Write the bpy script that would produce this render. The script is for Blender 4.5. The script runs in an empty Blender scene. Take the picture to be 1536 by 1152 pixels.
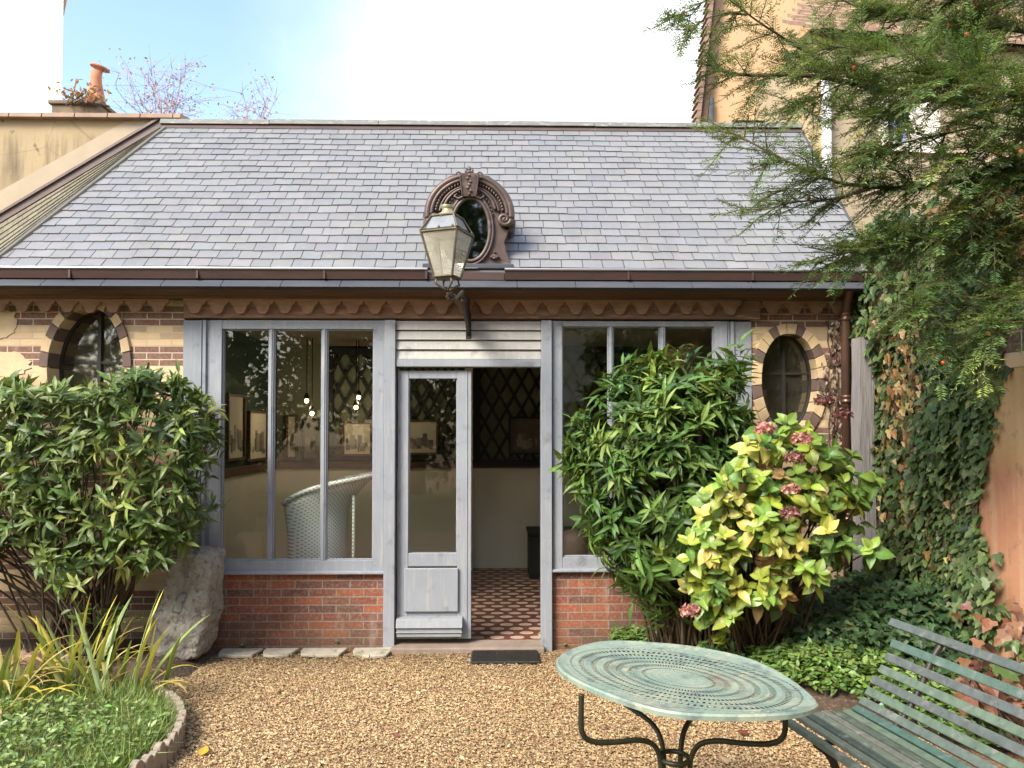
import bpy, math, random
import numpy as np
from mathutils import Vector, Matrix
C = bpy.context.scene.collection
S = bpy.context.scene
R = math.radians
random.seed(4); rng = np.random.default_rng(11)
# ------------------------------------------------------------------ camera
F = 1150.0; PITCH = R(1.5); YAW = R(1.1); CY = 610.0
CAM = Vector((0.0, -5.61, 1.6))
FW = Vector((math.sin(YAW)*math.cos(PITCH), math.cos(YAW)*math.cos(PITCH), math.sin(PITCH)))
RT = Vector((math.cos(YAW), -math.sin(YAW), 0.0))
UP = RT.cross(FW)
cam = bpy.data.objects.new('camera', bpy.data.cameras.new('camera')); C.objects.link(cam)
cam.location = CAM
cam.rotation_euler = FW.to_track_quat('-Z', 'Y').to_euler()
cam.data.sensor_width = 36.0; cam.data.lens = 36.0*F/1536.0
cam.data.shift_y = (CY-576.0)/1536.0
cam.data.clip_start = 0.05; cam.data.clip_end = 500.0
S.camera = cam
# ------------------------------------------------------------------ sky, sun, exposure
SUN_EL, SUN_AZ = R(42), R(-138)        # azimuth measured from +Y (behind the pavilion) towards +X: high on the left, veiled
world = bpy.data.worlds.new('World'); S.world = world; world.use_nodes = True
wn = world.node_tree; bg = wn.nodes['Background']
sky = wn.nodes.new('ShaderNodeTexSky'); sky.sky_type = 'NISHITA'; sky.sun_disc = False
sky.sun_elevation = SUN_EL; sky.sun_rotation = SUN_AZ; sky.dust_density = 2.2; sky.air_density = 1.0; sky.ozone_density = 1.0
# a thin veil of high cloud that thickens towards the right of the view
tc_ = wn.nodes.new('ShaderNodeTexCoord'); dt_ = wn.nodes.new('ShaderNodeVectorMath'); dt_.operation = 'DOT_PRODUCT'
wn.links.new(tc_.outputs['Generated'], dt_.inputs[0]); dt_.inputs[1].default_value = (0.86, 0.45, -0.25)
cn_ = wn.nodes.new('ShaderNodeTexNoise'); cn_.inputs['Scale'].default_value = 1.6; cn_.inputs['Detail'].default_value = 6; cn_.inputs['Roughness'].default_value = .6
wn.links.new(tc_.outputs['Generated'], cn_.inputs['Vector'])
ad_ = wn.nodes.new('ShaderNodeMath'); ad_.operation = 'MULTIPLY_ADD'; wn.links.new(cn_.outputs['Fac'], ad_.inputs[0]); ad_.inputs[1].default_value = .55; wn.links.new(dt_.outputs['Value'], ad_.inputs[2])
mr_ = wn.nodes.new('ShaderNodeMapRange'); mr_.interpolation_type = 'SMOOTHSTEP'; wn.links.new(ad_.outputs[0], mr_.inputs[0]); mr_.inputs[1].default_value = .30; mr_.inputs[2].default_value = .92
mc_ = wn.nodes.new('ShaderNodeMixRGB'); wn.links.new(mr_.outputs[0], mc_.inputs[0]); wn.links.new(sky.outputs[0], mc_.inputs[1]); mc_.inputs[2].default_value = (5.2, 5.3, 5.3, 1)
wn.links.new(mc_.outputs[0], bg.inputs[0]); bg.inputs[1].default_value = 0.13
sun = bpy.data.objects.new('sun', bpy.data.lights.new('sun', 'SUN')); C.objects.link(sun)
sd = Vector((math.sin(SUN_AZ)*math.cos(SUN_EL), math.cos(SUN_AZ)*math.cos(SUN_EL), math.sin(SUN_EL)))
sun.rotation_euler = (-sd).to_track_quat('-Z', 'Y').to_euler(); sun.location = sd*30
sun.data.energy = 2.0; sun.data.angle = R(22); sun.data.color = (1.0, 0.94, 0.84)
S.view_settings.view_transform = 'Standard'; S.view_settings.look = 'None'
S.view_settings.exposure = 1.8; S.view_settings.gamma = 1.0
S.render.engine = 'CYCLES'
S.cycles.max_bounces = 10; S.cycles.transparent_max_bounces = 24; S.cycles.use_denoising = True
S.cycles.sample_clamp_indirect = 6.0

# ------------------------------------------------------------------ measuring: where a line of sight meets a real surface
def ray(px, py):
    return (FW + RT*((px-768.0)/F) - UP*((py-CY)/F))
def P(px, py, Y):
    d = ray(px, py); t = (Y-CAM.y)/d.y; return CAM + d*t
def PZ(px, py, z):
    d = ray(px, py); t = (z-CAM.z)/d.z; return CAM + d*t
def PX(px, py, x):
    d = ray(px, py); t = (x-CAM.x)/d.x; return CAM + d*t
def PP(px, py, n, p0):
    d = ray(px, py); n = Vector(n); t = n.dot(Vector(p0)-CAM)/n.dot(d); return CAM + d*t
def FX(px, Y=0.0): return P(px, 640, Y).x
def FZ(py, Y=0.0, px=700): return P(px, py, Y).z

# ------------------------------------------------------------------ node materials
MATS = {}
class NT:
    def __init__(s, name):
        s.m = bpy.data.materials.new(name); s.m.use_nodes = True; s.t = s.m.node_tree
        s.b = s.t.nodes['Principled BSDF']; s.out = s.t.nodes['Material Output']
    def n(s, typ, **kw):
        nd = s.t.nodes.new('ShaderNode'+typ)
        for k, v in kw.items(): setattr(nd, k, v)
        return nd
    def l(s, a, b): s.t.links.new(a, b)
    def put(s, sock, v):
        if hasattr(v, 'is_output'): s.l(v, sock)
        elif v is not None:
            if isinstance(v, (tuple, list)) and len(v) == 3 and len(sock.default_value) == 4: v = (*v, 1.0)
            sock.default_value = v
    def math(s, op, a, b=None, c=None, clamp=False):
        nd = s.n('Math', operation=op, use_clamp=clamp)
        for i, v in enumerate((a, b, c)):
            if v is not None: s.put(nd.inputs[i], v)
        return nd.outputs[0]
    def mix(s, f, a, b, mode='MIX'):
        nd = s.n('MixRGB', blend_type=mode); s.put(nd.inputs[0], f); s.put(nd.inputs[1], a); s.put(nd.inputs[2], b); return nd.outputs[0]
    def coord(s, scale=(1, 1, 1)):
        tc = s.n('TexCoord'); mp = s.n('Mapping'); mp.inputs['Scale'].default_value = scale
        s.l(tc.outputs['Object'], mp.inputs[0]); return mp.outputs[0]
    def noise(s, scale, vec=None, detail=4.0, rough=0.6, dist=0.0, lo=0.0, hi=1.0):
        nd = s.n('TexNoise'); nd.inputs['Scale'].default_value = scale; nd.inputs['Detail'].default_value = detail
        nd.inputs['Roughness'].default_value = rough; nd.inputs['Distortion'].default_value = dist
        s.l(vec if vec is not None else s.coord(), nd.inputs['Vector'])
        return s.ramp(nd.outputs['Fac'], lo, hi) if (lo, hi) != (0.0, 1.0) else nd.outputs['Fac']
    def ramp(s, f, lo, hi):
        nd = s.n('MapRange', clamp=True); s.put(nd.inputs[0], f); nd.inputs[1].default_value = lo; nd.inputs[2].default_value = hi; return nd.outputs[0]
    def xyz(s):
        sp = s.n('SeparateXYZ'); s.l(s.n('TexCoord').outputs['Object'], sp.inputs[0]); return sp.outputs
    def comb(s, x, y, z=0.0):
        nd = s.n('CombineXYZ'); s.put(nd.inputs[0], x); s.put(nd.inputs[1], y); s.put(nd.inputs[2], z); return nd.outputs[0]
    def bump(s, h, strength=0.3, dist=0.01):
        nd = s.n('Bump'); nd.inputs['Strength'].default_value = strength; nd.inputs['Distance'].default_value = dist
        s.l(h, nd.inputs['Height']); s.l(nd.outputs[0], s.b.inputs['Normal']); return nd
    def set(s, base=None, rough=None, metal=None, spec=None):
        if base is not None: s.put(s.b.inputs['Base Color'], base)
        if rough is not None: s.put(s.b.inputs['Roughness'], rough)
        if metal is not None: s.put(s.b.inputs['Metallic'], metal)
        if spec is not None: s.put(s.b.inputs['Specular IOR Level'], spec)
        return s.m
def pm(name, a, b=None, rough=0.7, scale=6.0, lo=0.3, hi=0.7, stretch=(1, 1, 1), bump=0.25, bscale=80.0, bdist=0.004, metal=0.0, spec=0.4, c=None, cscale=25.0, clo=0.55, chi=0.7):
    if name in MATS: return MATS[name]
    t = NT(name); b = b or tuple(x*0.75 for x in a)
    v = t.coord(stretch)
    col = t.mix(t.noise(scale, v, lo=lo, hi=hi), a, b)
    if c: col = t.mix(t.noise(cscale, v, lo=clo, hi=chi), col, c)
    if bump: t.bump(t.noise(bscale, v, detail=3), bump, bdist)
    MATS[name] = t.set(col, rough, metal, spec); return MATS[name]
def leafmat(name, trans=0.25, rough=0.42, spec=0.5, bump=0.0):
    t = NT(name); at = t.n('Attribute', attribute_name='tint')
    t.set(at.outputs['Color'], rough, 0.0, spec)
    tr = t.n('BsdfTranslucent'); t.l(t.mix(0.6, at.outputs['Color'], (0.35, 0.42, 0.05), 'MIX'), tr.inputs[0])
    mx = t.n('MixShader'); mx.inputs[0].default_value = trans
    t.l(t.b.outputs[0], mx.inputs[1]); t.l(tr.outputs[0], mx.inputs[2]); t.l(mx.outputs[0], t.out.inputs[0]); return t.m
def tintmat(name, rough=0.8, spec=0.3, nscale=30.0, amt=0.35, bump=0.3, bscale=90.0, bdist=0.004, metal=0.0):
    t = NT(name); at = t.n('Attribute', attribute_name='tint')
    col = t.mix(t.math('MULTIPLY', t.noise(nscale, lo=0.35, hi=0.75), amt), at.outputs['Color'], (0.02, 0.02, 0.02))
    if bump: t.bump(t.noise(bscale, detail=4), bump, bdist)
    return t.set(col, rough, metal, spec)
def glassmat(name, tint=(0.93, 0.95, 0.93), base=0.05, dirt=0.0, rough=0.015, wav=0.03):
    t = NT(name)
    bp = t.n('Bump'); bp.inputs['Strength'].default_value = wav; bp.inputs['Distance'].default_value = 0.02
    t.l(t.noise(2.2, detail=1.0), bp.inputs['Height'])
    g = t.n('BsdfGlossy'); g.inputs['Roughness'].default_value = rough; t.l(bp.outputs[0], g.inputs['Normal'])
    tr = t.n('BsdfTransparent'); tr.inputs[0].default_value = (*tint, 1)
    ge = t.n('NewGeometry'); vm = t.n('VectorMath', operation='DOT_PRODUCT'); t.l(ge.outputs['Normal'], vm.inputs[0]); t.l(ge.outputs['Incoming'], vm.inputs[1])
    s = t.math('SUBTRACT', 1.0, t.math('ABSOLUTE', vm.outputs['Value']))
    f = t.math('ADD', t.math('MULTIPLY', t.math('POWER', s, 5.0), 0.9), base, clamp=True)
    mx = t.n('MixShader'); t.l(f, mx.inputs[0]); t.l(tr.outputs[0], mx.inputs[1]); t.l(g.outputs[0], mx.inputs[2])
    last = mx.outputs[0]
    if dirt:
        d = t.n('BsdfDiffuse'); d.inputs[0].default_value = (0.72, 0.68, 0.56, 1)
        m2 = t.n('MixShader'); t.l(t.math('MULTIPLY', t.noise(5.0, detail=2, lo=0.1, hi=0.8), dirt), m2.inputs[0]); t.l(last, m2.inputs[1]); t.l(d.outputs[0], m2.inputs[2]); last = m2.outputs[0]
    t.l(last, t.out.inputs[0]); return t.m
def brickmat(name, cols, row=0.0565, width=0.225, mortar=(0.42, 0.38, 0.3), ms=0.006, stripes=None, zoff=0.0, rough=0.85):
    t = NT(name); x, y, z = t.xyz()
    zz = t.math('ADD', z, zoff)
    vec = t.comb(t.math('ADD', x, y), zz)
    nz = t.noise(7.0, detail=2)
    bt = t.n('TexBrick'); t.l(vec, bt.inputs['Vector']); bt.inputs['Scale'].default_value = 1.0
    bt.inputs['Brick Width'].default_value = width; bt.inputs['Row Height'].default_value = row; bt.inputs['Mortar Size'].default_value = ms
    bt.inputs['Mortar Smooth'].default_value = 0.3; bt.inputs['Bias'].default_value = 0.0
    c1, c2 = cols[0]
    if stripes:
        per, k = stripes
        rowi = t.math('FLOOR', t.math('DIVIDE', zz, row)); fac = t.math('LESS_THAN', t.math('FLOORED_MODULO', rowi, float(per)), float(k))
        c1 = t.mix(fac, cols[0][0], cols[1][0]); c2 = t.mix(fac, cols[0][1], cols[1][1])
    t.put(bt.inputs['Color1'], c1); t.put(bt.inputs['Color2'], c2); bt.inputs['Mortar'].default_value = (*mortar, 1)
    # a second, offset brick lookup gives odd burnt bricks
    b2 = t.n('TexBrick'); t.l(vec, b2.inputs['Vector']); b2.inputs['Scale'].default_value = 1.0
    b2.inputs['Brick Width'].default_value = width; b2.inputs['Row Height'].default_value = row; b2.inputs['Mortar Size'].default_value = 0.0
    b2.inputs['Color1'].default_value = (0, 0, 0, 1); b2.inputs['Color2'].default_value = (1, 1, 1, 1)
    wn_ = t.n('TexWhiteNoise', noise_dimensions='1D'); t.l(b2.outputs['Color'], wn_.inputs['W'])
    var = t.math('MULTIPLY', t.math('GREATER_THAN', wn_.outputs['Value'], 0.72), 0.45)
    notm = t.math('SUBTRACT', 1.0, bt.outputs['Fac'])
    col = t.mix(t.math('MULTIPLY', var, notm), bt.outputs['Color'], cols[-1][1] if not stripes else (0.18, 0.13, 0.09))
    col = t.mix(t.math('MULTIPLY', t.noise(5.0, lo=0.45, hi=0.85), 0.32), col, (0.10, 0.085, 0.06))
    col = t.mix(t.math('MULTIPLY', t.noise(45.0, lo=0.45, hi=0.75), 0.25), col, (0.5, 0.42, 0.32))
    # splashed dirt and moss in ragged patches above the gravel, lime runs higher up
    sp = t.ramp(t.math('ADD', z, t.math('MULTIPLY', t.noise(6.0, detail=6), .5)), .52, .22)
    col = t.mix(t.math('MULTIPLY', sp, .55), col, (0.075, 0.068, 0.04))
    col = t.mix(t.math('MULTIPLY', t.noise(3.5, t.coord((3, 3, .7)), detail=6, lo=.58, hi=.75), .4), col, (0.42, 0.36, 0.29))
    h = t.math('ADD', t.math('MULTIPLY', bt.outputs['Fac'], -1.0), t.math('MULTIPLY', t.noise(60.0), 0.5))
    t.bump(h, 0.6, 0.006)
    return t.set(col, rough, 0.0, 0.25)

# ------------------------------------------------------------------ mesh building
WORLD = {}
class MB:
    def __init__(s): s.v = []; s.f = []; s.mi = []
    def add(s, vs, fs, mi=0):
        o = len(s.v); s.v += [tuple(q) for q in vs]
        for f in fs: s.f.append(tuple(i+o for i in f)); s.mi.append(mi)
        return s
    def box(s, x0, x1, y0, y1, z0, z1, mi=0):
        x0, x1 = min(x0, x1), max(x0, x1); y0, y1 = min(y0, y1), max(y0, y1); z0, z1 = min(z0, z1), max(z0, z1)
        return s.add([(x0,y0,z0),(x1,y0,z0),(x1,y1,z0),(x0,y1,z0),(x0,y0,z1),(x1,y0,z1),(x1,y1,z1),(x0,y1,z1)],
                     [(0,3,2,1),(4,5,6,7),(0,1,5,4),(1,2,6,5),(2,3,7,6),(3,0,4,7)], mi)
    def hexa(s, a, b, mi=0):      # two quads (4 points each), bottom and top ring
        return s.add(list(a)+list(b), [(3,2,1,0),(4,5,6,7),(0,1,5,4),(1,2,6,5),(2,3,7,6),(3,0,4,7)], mi)
    def prism(s, pts, fn, mi=0):   # pts 2-D closed outline; fn(p, k) -> 3-D point on side k
        n = len(pts); a = [fn(p, 0) for p in pts]; b = [fn(p, 1) for p in pts]
        return s.add(a+b, [tuple(range(n))[::-1], tuple(range(n, 2*n))]+[(i, (i+1) % n, n+(i+1) % n, n+i) for i in range(n)], mi)
    def tube(s, pts, r, n=8, mi=0, closed=False):
        pts = [Vector(p) for p in pts]; m = len(pts)
        rs = list(r) if isinstance(r, (list, tuple)) else [r]*m
        o = len(s.v); ref = None
        for i, p in enumerate(pts):
            if closed: d = pts[(i+1) % m]-pts[i-1]
            else: d = pts[min(i+1, m-1)]-pts[max(i-1, 0)]
            if d.length < 1e-9: d = Vector((0, 0, 1))
            d.normalize()
            if ref is None:
                ref = Vector((0, 0, 1)) if abs(d.z) < 0.9 else Vector((1, 0, 0))
            u = (ref-d*ref.dot(d))
            if u.length < 1e-6: u = d.orthogonal()
            u.normalize(); w = d.cross(u); ref = u
            for k in range(n):
                a = 2*math.pi*k/n; s.v.append(tuple(p+(u*math.cos(a)+w*math.sin(a))*rs[i]))
        for i in range(m if closed else m-1):
            j = (i+1) % m
            for k in range(n):
                s.f.append((o+i*n+k, o+i*n+(k+1) % n, o+j*n+(k+1) % n, o+j*n+k)); s.mi.append(mi)
        if not closed:
            s.f.append(tuple(o+k for k in range(n))[::-1]); s.mi.append(mi)
            s.f.append(tuple(o+(m-1)*n+k for k in range(n))); s.mi.append(mi)
        return s
    def lathe(s, prof, c, n=16, mi=0, sx=1.0, sy=1.0):
        o = len(s.v); c = Vector(c)
        for r, z in prof:
            for k in range(n):
                a = 2*math.pi*k/n; s.v.append((c.x+sx*r*math.cos(a), c.y+sy*r*math.sin(a), c.z+z))
        for i in range(len(prof)-1):
            for k in range(n):
                s.f.append((o+i*n+k, o+i*n+(k+1) % n, o+(i+1)*n+(k+1) % n, o+(i+1)*n+k)); s.mi.append(mi)
        s.f.append(tuple(o+k for k in range(n))[::-1]); s.mi.append(mi)
        s.f.append(tuple(o+(len(prof)-1)*n+k for k in range(n))); s.mi.append(mi)
        return s
    def blob(s, c, r, n=8, m=5, mi=0):
        c = Vector(c); rx, ry, rz = r if isinstance(r, (tuple, list)) else (r, r, r); o = len(s.v)
        s.v.append((c.x, c.y, c.z-rz))
        for i in range(1, m):
            th = math.pi*i/m
            for k in range(n):
                a = 2*math.pi*k/n; s.v.append((c.x+rx*math.sin(th)*math.cos(a), c.y+ry*math.sin(th)*math.sin(a), c.z-rz*math.cos(th)))
        s.v.append((c.x, c.y, c.z+rz)); e = len(s.v)-1
        for k in range(n):
            s.f.append((o, o+1+(k+1) % n, o+1+k)); s.mi.append(mi)
            s.f.append((e, o+1+(m-2)*n+k, o+1+(m-2)*n+(k+1) % n)); s.mi.append(mi)
        for i in range(m-2):
            for k in range(n):
                s.f.append((o+1+i*n+k, o+1+i*n+(k+1) % n, o+1+(i+1)*n+(k+1) % n, o+1+(i+1)*n+k)); s.mi.append(mi)
        return s
    def build(s, name, mats, parent=None, smooth=False, bevel=0.0):
        me = bpy.data.meshes.new(name); me.from_pydata(s.v, [], s.f)
        return finish(name, me, mats, parent, smooth, bevel, s.mi)
def finish(name, me, mats, parent=None, smooth=False, bevel=0.0, mi=None):
    mats = mats if isinstance(mats, (list, tuple)) else [mats]
    for m in mats: me.materials.append(m)
    if mi is not None and len(mats) > 1: me.polygons.foreach_set('material_index', np.array(mi, dtype=np.int32))
    me.update()
    if smooth == 'auto': me.shade_smooth() if hasattr(me, 'shade_smooth') else None
    else: me.polygons.foreach_set('use_smooth', np.full(len(me.polygons), bool(smooth)))
    o = bpy.data.objects.new(name, me); C.objects.link(o); adopt(o, parent)
    if bevel:
        bv = o.modifiers.new('bevel', 'BEVEL'); bv.width = bevel; bv.segments = 2; bv.limit_method = 'ANGLE'; bv.angle_limit = R(40)
    return o
def adopt(o, parent):
    if parent is not None:
        o.parent = parent; o.matrix_parent_inverse = Matrix.Translation(-Vector(WORLD.get(parent.name, (0, 0, 0))))
def empty(name, loc, label, cat, group=None):
    o = bpy.data.objects.new(name, None); C.objects.link(o); o.location = loc; o.empty_display_size = 0.1
    WORLD[o.name] = tuple(loc); return tag(o, label, cat, group)
def tag(o, label=None, cat=None, group=None, kind=None):
    if label: o['label'] = label
    if cat: o['category'] = cat
    if group: o['group'] = group
    if kind: o['kind'] = kind
    return o
def npmesh(name, V, Fq, mat, parent=None, tint=None, smooth=False):
    """V (N,3) float, Fq (M,k) int, all faces with k corners."""
    me = bpy.data.meshes.new(name); M, k = Fq.shape
    me.vertices.add(len(V)); me.vertices.foreach_set('co', np.ascontiguousarray(V, dtype=np.float32).ravel())
    me.loops.add(M*k); me.loops.foreach_set('vertex_index', np.ascontiguousarray(Fq, dtype=np.int32).ravel())
    me.polygons.add(M); me.polygons.foreach_set('loop_start', np.arange(0, M*k, k, dtype=np.int32))
    me.polygons.foreach_set('loop_total', np.full(M, k, dtype=np.int32))
    me.update(calc_edges=True)
    if tint is not None:
        ca = me.attributes.new('tint', 'FLOAT_COLOR', 'POINT')
        ca.data.foreach_set('color', np.ascontiguousarray(np.concatenate([tint, np.ones((len(tint), 1))], 1), dtype=np.float32).ravel())
    return finish(name, me, mat, parent, smooth)
def unit(a): return a/np.maximum(np.linalg.norm(a, axis=-1, keepdims=True), 1e-9)
def scatter(tv, tf, pos, along, up, scale, tint, width=None, bend=None):
    """Place a template (x side, y along, z normal) many times. returns V, F, tint arrays."""
    tv = np.asarray(tv, float); tf = np.asarray(tf, int); N = len(pos)
    y = unit(np.asarray(along, float)); x = unit(np.cross(y, np.asarray(up, float))); z = np.cross(x, y)
    sc = np.asarray(scale, float)[:, None, None]; w = np.ones((N, 1)) if width is None else np.asarray(width, float)[:, None]
    t = np.repeat(tv[None], N, 0); t[:, :, 0] *= w
    if bend is not None: t[:, :, 2] -= np.asarray(bend, float)[:, None]*t[:, :, 1]**2
    V = (t[:, :, 0:1]*x[:, None]+t[:, :, 1:2]*y[:, None]+t[:, :, 2:3]*z[:, None])*sc+np.asarray(pos, float)[:, None]
    n = tv.shape[0]; Fq = (tf[None]+(np.arange(N)*n)[:, None, None]).reshape(-1, tf.shape[1])
    T = np.repeat(np.asarray(tint, float)[:, None], n, 1)
    if n % 3 == 0 and abs(tv[1][0]) < 1e-9:      # paler midrib, darker margin and tip
        k = np.where(np.arange(n) % 3 == 1, 1.22, .92); k[-3:] *= .85; T = T*k[None, :, None]
    return V.reshape(-1, 3), Fq, np.clip(T.reshape(-1, 3), 0, .95)
def joined(parts):
    V, Fq, T, o = [], [], [], 0
    for v, f, t in parts: V.append(v); Fq.append(f+o); T.append(t); o += len(v)
    return np.concatenate(V), np.concatenate(Fq), np.concatenate(T)
def tints(n, palette, weights=None, jit=0.18):
    pal = np.array(palette); i = rng.choice(len(pal), n, p=weights)
    return np.clip(pal[i]*(1+rng.normal(0, jit, (n, 1)))*(1+rng.normal(0, jit*0.35, (n, 3))), 0.004, 0.9)
def rvec(n): return unit(rng.normal(0, 1, (n, 3)))
# leaf templates (quads)
def strip(profile, fold=0.06, curve=0.0):
    """profile: list of (y, halfwidth); a folded leaf of two quad columns"""
    v, f = [], []
    for i, (y, w) in enumerate(profile):
        zc = -curve*y*y
        v += [(-w, y, zc+fold*(w/0.2)), (0, y, zc), (w, y, zc+fold*(w/0.2))]
        if i: a = 3*(i-1); f += [(a, a+1, a+4, a+3), (a+1, a+2, a+5, a+4)]
    return v, f
LANCE = strip([(0, .012), (.12, .05), (.35, .125), (.62, .115), (.85, .05), (1, .004)], .05, .12)
BROAD = strip([(0, .02), (.1, .16), (.3, .31), (.5, .34), (.72, .25), (.9, .1), (1, .005)], .04, .16)
OVAL = strip([(0, .03), (.25, .24), (.6, .27), (1, .02)], .05, .12)
NEEDLE = ([(0, 0, 0), (.07, .45, .02), (0, 1, 0), (-.07, .45, .02)], [(0, 1, 2, 3)])
IVY = ([(0, 0, 0), (.24, -.1, .0), (.44, .16, .02), (.24, .34, 0), (.25, .62, .03), (0, 1, -.06), (-.25, .62, .03), (-.24, .34, 0), (-.44, .16, .02), (-.24, -.1, 0), (0, .4, -.04)],
       [(10, i, (i+1) % 10) for i in range(10)])
# ------------------------------------------------------------------ materials of the place
M = {}
def paintmat(name, a, b, bare, stain):
    t = NT(name); v = t.coord((14, 14, 1.2)); h = t.coord((1, 1, 1))
    c = t.mix(t.noise(2.0, h, lo=.3, hi=.7), a, b)
    c = t.mix(t.math('MULTIPLY', t.noise(3.0, v, detail=5, lo=.52, hi=.72), .55), c, bare)
    c = t.mix(t.math('MULTIPLY', t.noise(9.0, h, detail=6, lo=.58, hi=.72), .6), c, stain)
    t.bump(t.noise(12.0, v, detail=5), .35, .003)
    M[name] = t.set(c, .6, 0, .35); return M[name]
paintmat('grey_blue_paint', (.255, .275, .30), (.20, .22, .25), (.36, .345, .31), (.10, .105, .12))
paintmat('pale_board_paint', (.40, .39, .35), (.32, .32, .31), (.55, .50, .38), (.16, .16, .17))
paintmat('step_board_paint', (.24, .26, .27), (.18, .20, .22), (.32, .31, .28), (.08, .08, .08))
M['red_brick'] = brickmat('red_brick', [((.27, .085, .042), (.155, .052, .036)), ((.075, .048, .045), (.07, .045, .042))], row=.0585, width=.197, mortar=(.22, .185, .15), ms=.0052, zoff=-FZ(857)+.0585*20)
M['striped_brick'] = brickmat('striped_brick', [((.68, .50, .28), (.60, .43, .235)), ((.22, .105, .07), (.17, .09, .065))], row=.0490, width=.182, mortar=(.52, .43, .32), ms=.0048, stripes=(6, 3), zoff=-FZ(550)+.0490*60)
M['plaster_patch'] = pm('plaster_patch', (.60, .45, .27), (.50, .38, .23), .9, 5, bump=.5, bscale=22, bdist=.01)
M['cream_block'] = pm('cream_block', (.55, .41, .23), (.42, .31, .18), .85, 14, bump=.3, bscale=60)
M['dark_block'] = pm('dark_block', (.15, .095, .075), (.10, .07, .06), .85, 14, bump=.3, bscale=60)
M['frieze_wood'] = pm('frieze_wood', (.22, .13, .082), (.15, .088, .057), .8, 3, stretch=(2, 10, 14), bump=.5, bscale=6, bdist=.004, c=(.34, .21, .13), cscale=2.4)
M['fringe_wood'] = pm('fringe_wood', (.31, .19, .12), (.22, .13, .085), .8, 5, stretch=(3, 10, 9), bump=.3, bscale=9, c=(.33, .2, .12), cscale=3)
M['cornice_paint'] = pm('cornice_paint', (.14, .075, .04), (.10, .055, .03), .6, 3, stretch=(1, 6, 6), bump=.15)
M['gutter_copper'] = pm('gutter_copper', (.085, .05, .042), (.06, .04, .037), .42, 4, stretch=(.7, 3, 3), bump=.1, metal=.35)
M['zinc'] = pm('zinc', (.07, .074, .086), (.05, .053, .064), .65, 2.5, stretch=(1, 3, 3), bump=.1, bscale=12, metal=0, spec=.15)
M['brown_zinc'] = pm('brown_zinc', (.12, .085, .075), (.085, .065, .06), .45, 4, bump=.15, bscale=25, metal=.3)
M['ridge_lead'] = pm('ridge_lead', (.16, .16, .14), (.10, .10, .095), .65, 9, stretch=(1, 4, 4), bump=.4, bscale=30, c=(.28, .27, .2), cscale=14)
M['copper_pipe'] = pm('copper_pipe', (.17, .095, .065), (.12, .07, .052), .36, 6, bump=.08, metal=.6)
M['glass'] = glassmat('window_glass', base=.05)
M['lamp_glass'] = glassmat('lamp_glass', (.96, .96, .94), .07, .24, .03)
M['dark_pane'] = glassmat('attic_glass', (.12, .13, .12), .16, 0, .03, .05)
M['oval_glass'] = glassmat('oval_glass', (.45, .45, .4), .15, .04, .03, .12)
M['iron'] = pm('iron', (.022, .022, .02), (.04, .035, .03), .5, 12, bump=.2, metal=.3)
M['bronze'] = pm('bronze', (.10, .068, .055), (.065, .05, .045), .45, 14, bump=.25, bscale=40, metal=.35, c=(.16, .12, .10), cscale=9)
M['lamp_metal'] = pm('lamp_metal', (.06, .055, .04), (.13, .11, .07), .5, 14, bump=.25, metal=.4)
M['lamp_brass'] = pm('lamp_brass', (.42, .36, .19), (.22, .24, .17), .4, 9, bump=.1, metal=.5)
M['cream_paint_inside'] = pm('cream_paint_inside', (.76, .73, .60), (.70, .66, .53), .8, 2.5, bump=.1)
M['green_paint_inside'] = pm('green_paint_inside', (.21, .22, .14), (.16, .17, .11), .8, 4, bump=.1)
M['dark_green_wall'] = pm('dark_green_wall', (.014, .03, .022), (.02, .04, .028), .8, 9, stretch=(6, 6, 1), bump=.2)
M['trellis_black'] = pm('trellis_black', (.008, .009, .01), (.015, .015, .015), .6, 8, bump=.1)
M['rail_wood'] = pm('rail_wood', (.13, .065, .035), (.08, .04, .025), .6, 6, stretch=(1, 6, 6), bump=.2)
M['ceiling_paint'] = pm('ceiling_paint', (.20, .16, .10), (.15, .12, .08), .9, 3, bump=.1)
M['paper'] = pm('paper', (.62, .56, .44), (.54, .49, .38), .8, 3, bump=0)
def floormat():
    t = NT('patterned_floor_tiles'); x, y, z = t.xyz()
    u = t.math('DIVIDE', x, .15); v = t.math('DIVIDE', y, .125)
    row = t.math('FLOOR', v); u = t.math('ADD', u, t.math('MULTIPLY', row, .5))
    du = t.math('SUBTRACT', t.math('FRACT', u), .5); dv = t.math('SUBTRACT', t.math('FRACT', v), .5)
    d = t.math('ADD', t.math('POWER', t.math('DIVIDE', du, .36), 2), t.math('POWER', t.math('DIVIDE', dv, .33), 2))
    m = t.math('LESS_THAN', d, 1.0)
    c = t.mix(t.noise(9, lo=.3, hi=.7), (.16, .052, .035), (.10, .035, .027))
    c = t.mix(m, c, (.42, .33, .25)); c = t.mix(t.math('MULTIPLY', t.noise(3.0, lo=.4, hi=.8), .35), c, (.10, .07, .05))
    t.bump(t.noise(30), .1, .003)
    return t.set(c, .42, 0, .4)
M['floor_tiles'] = floormat()
M['slate'] = None
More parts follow.
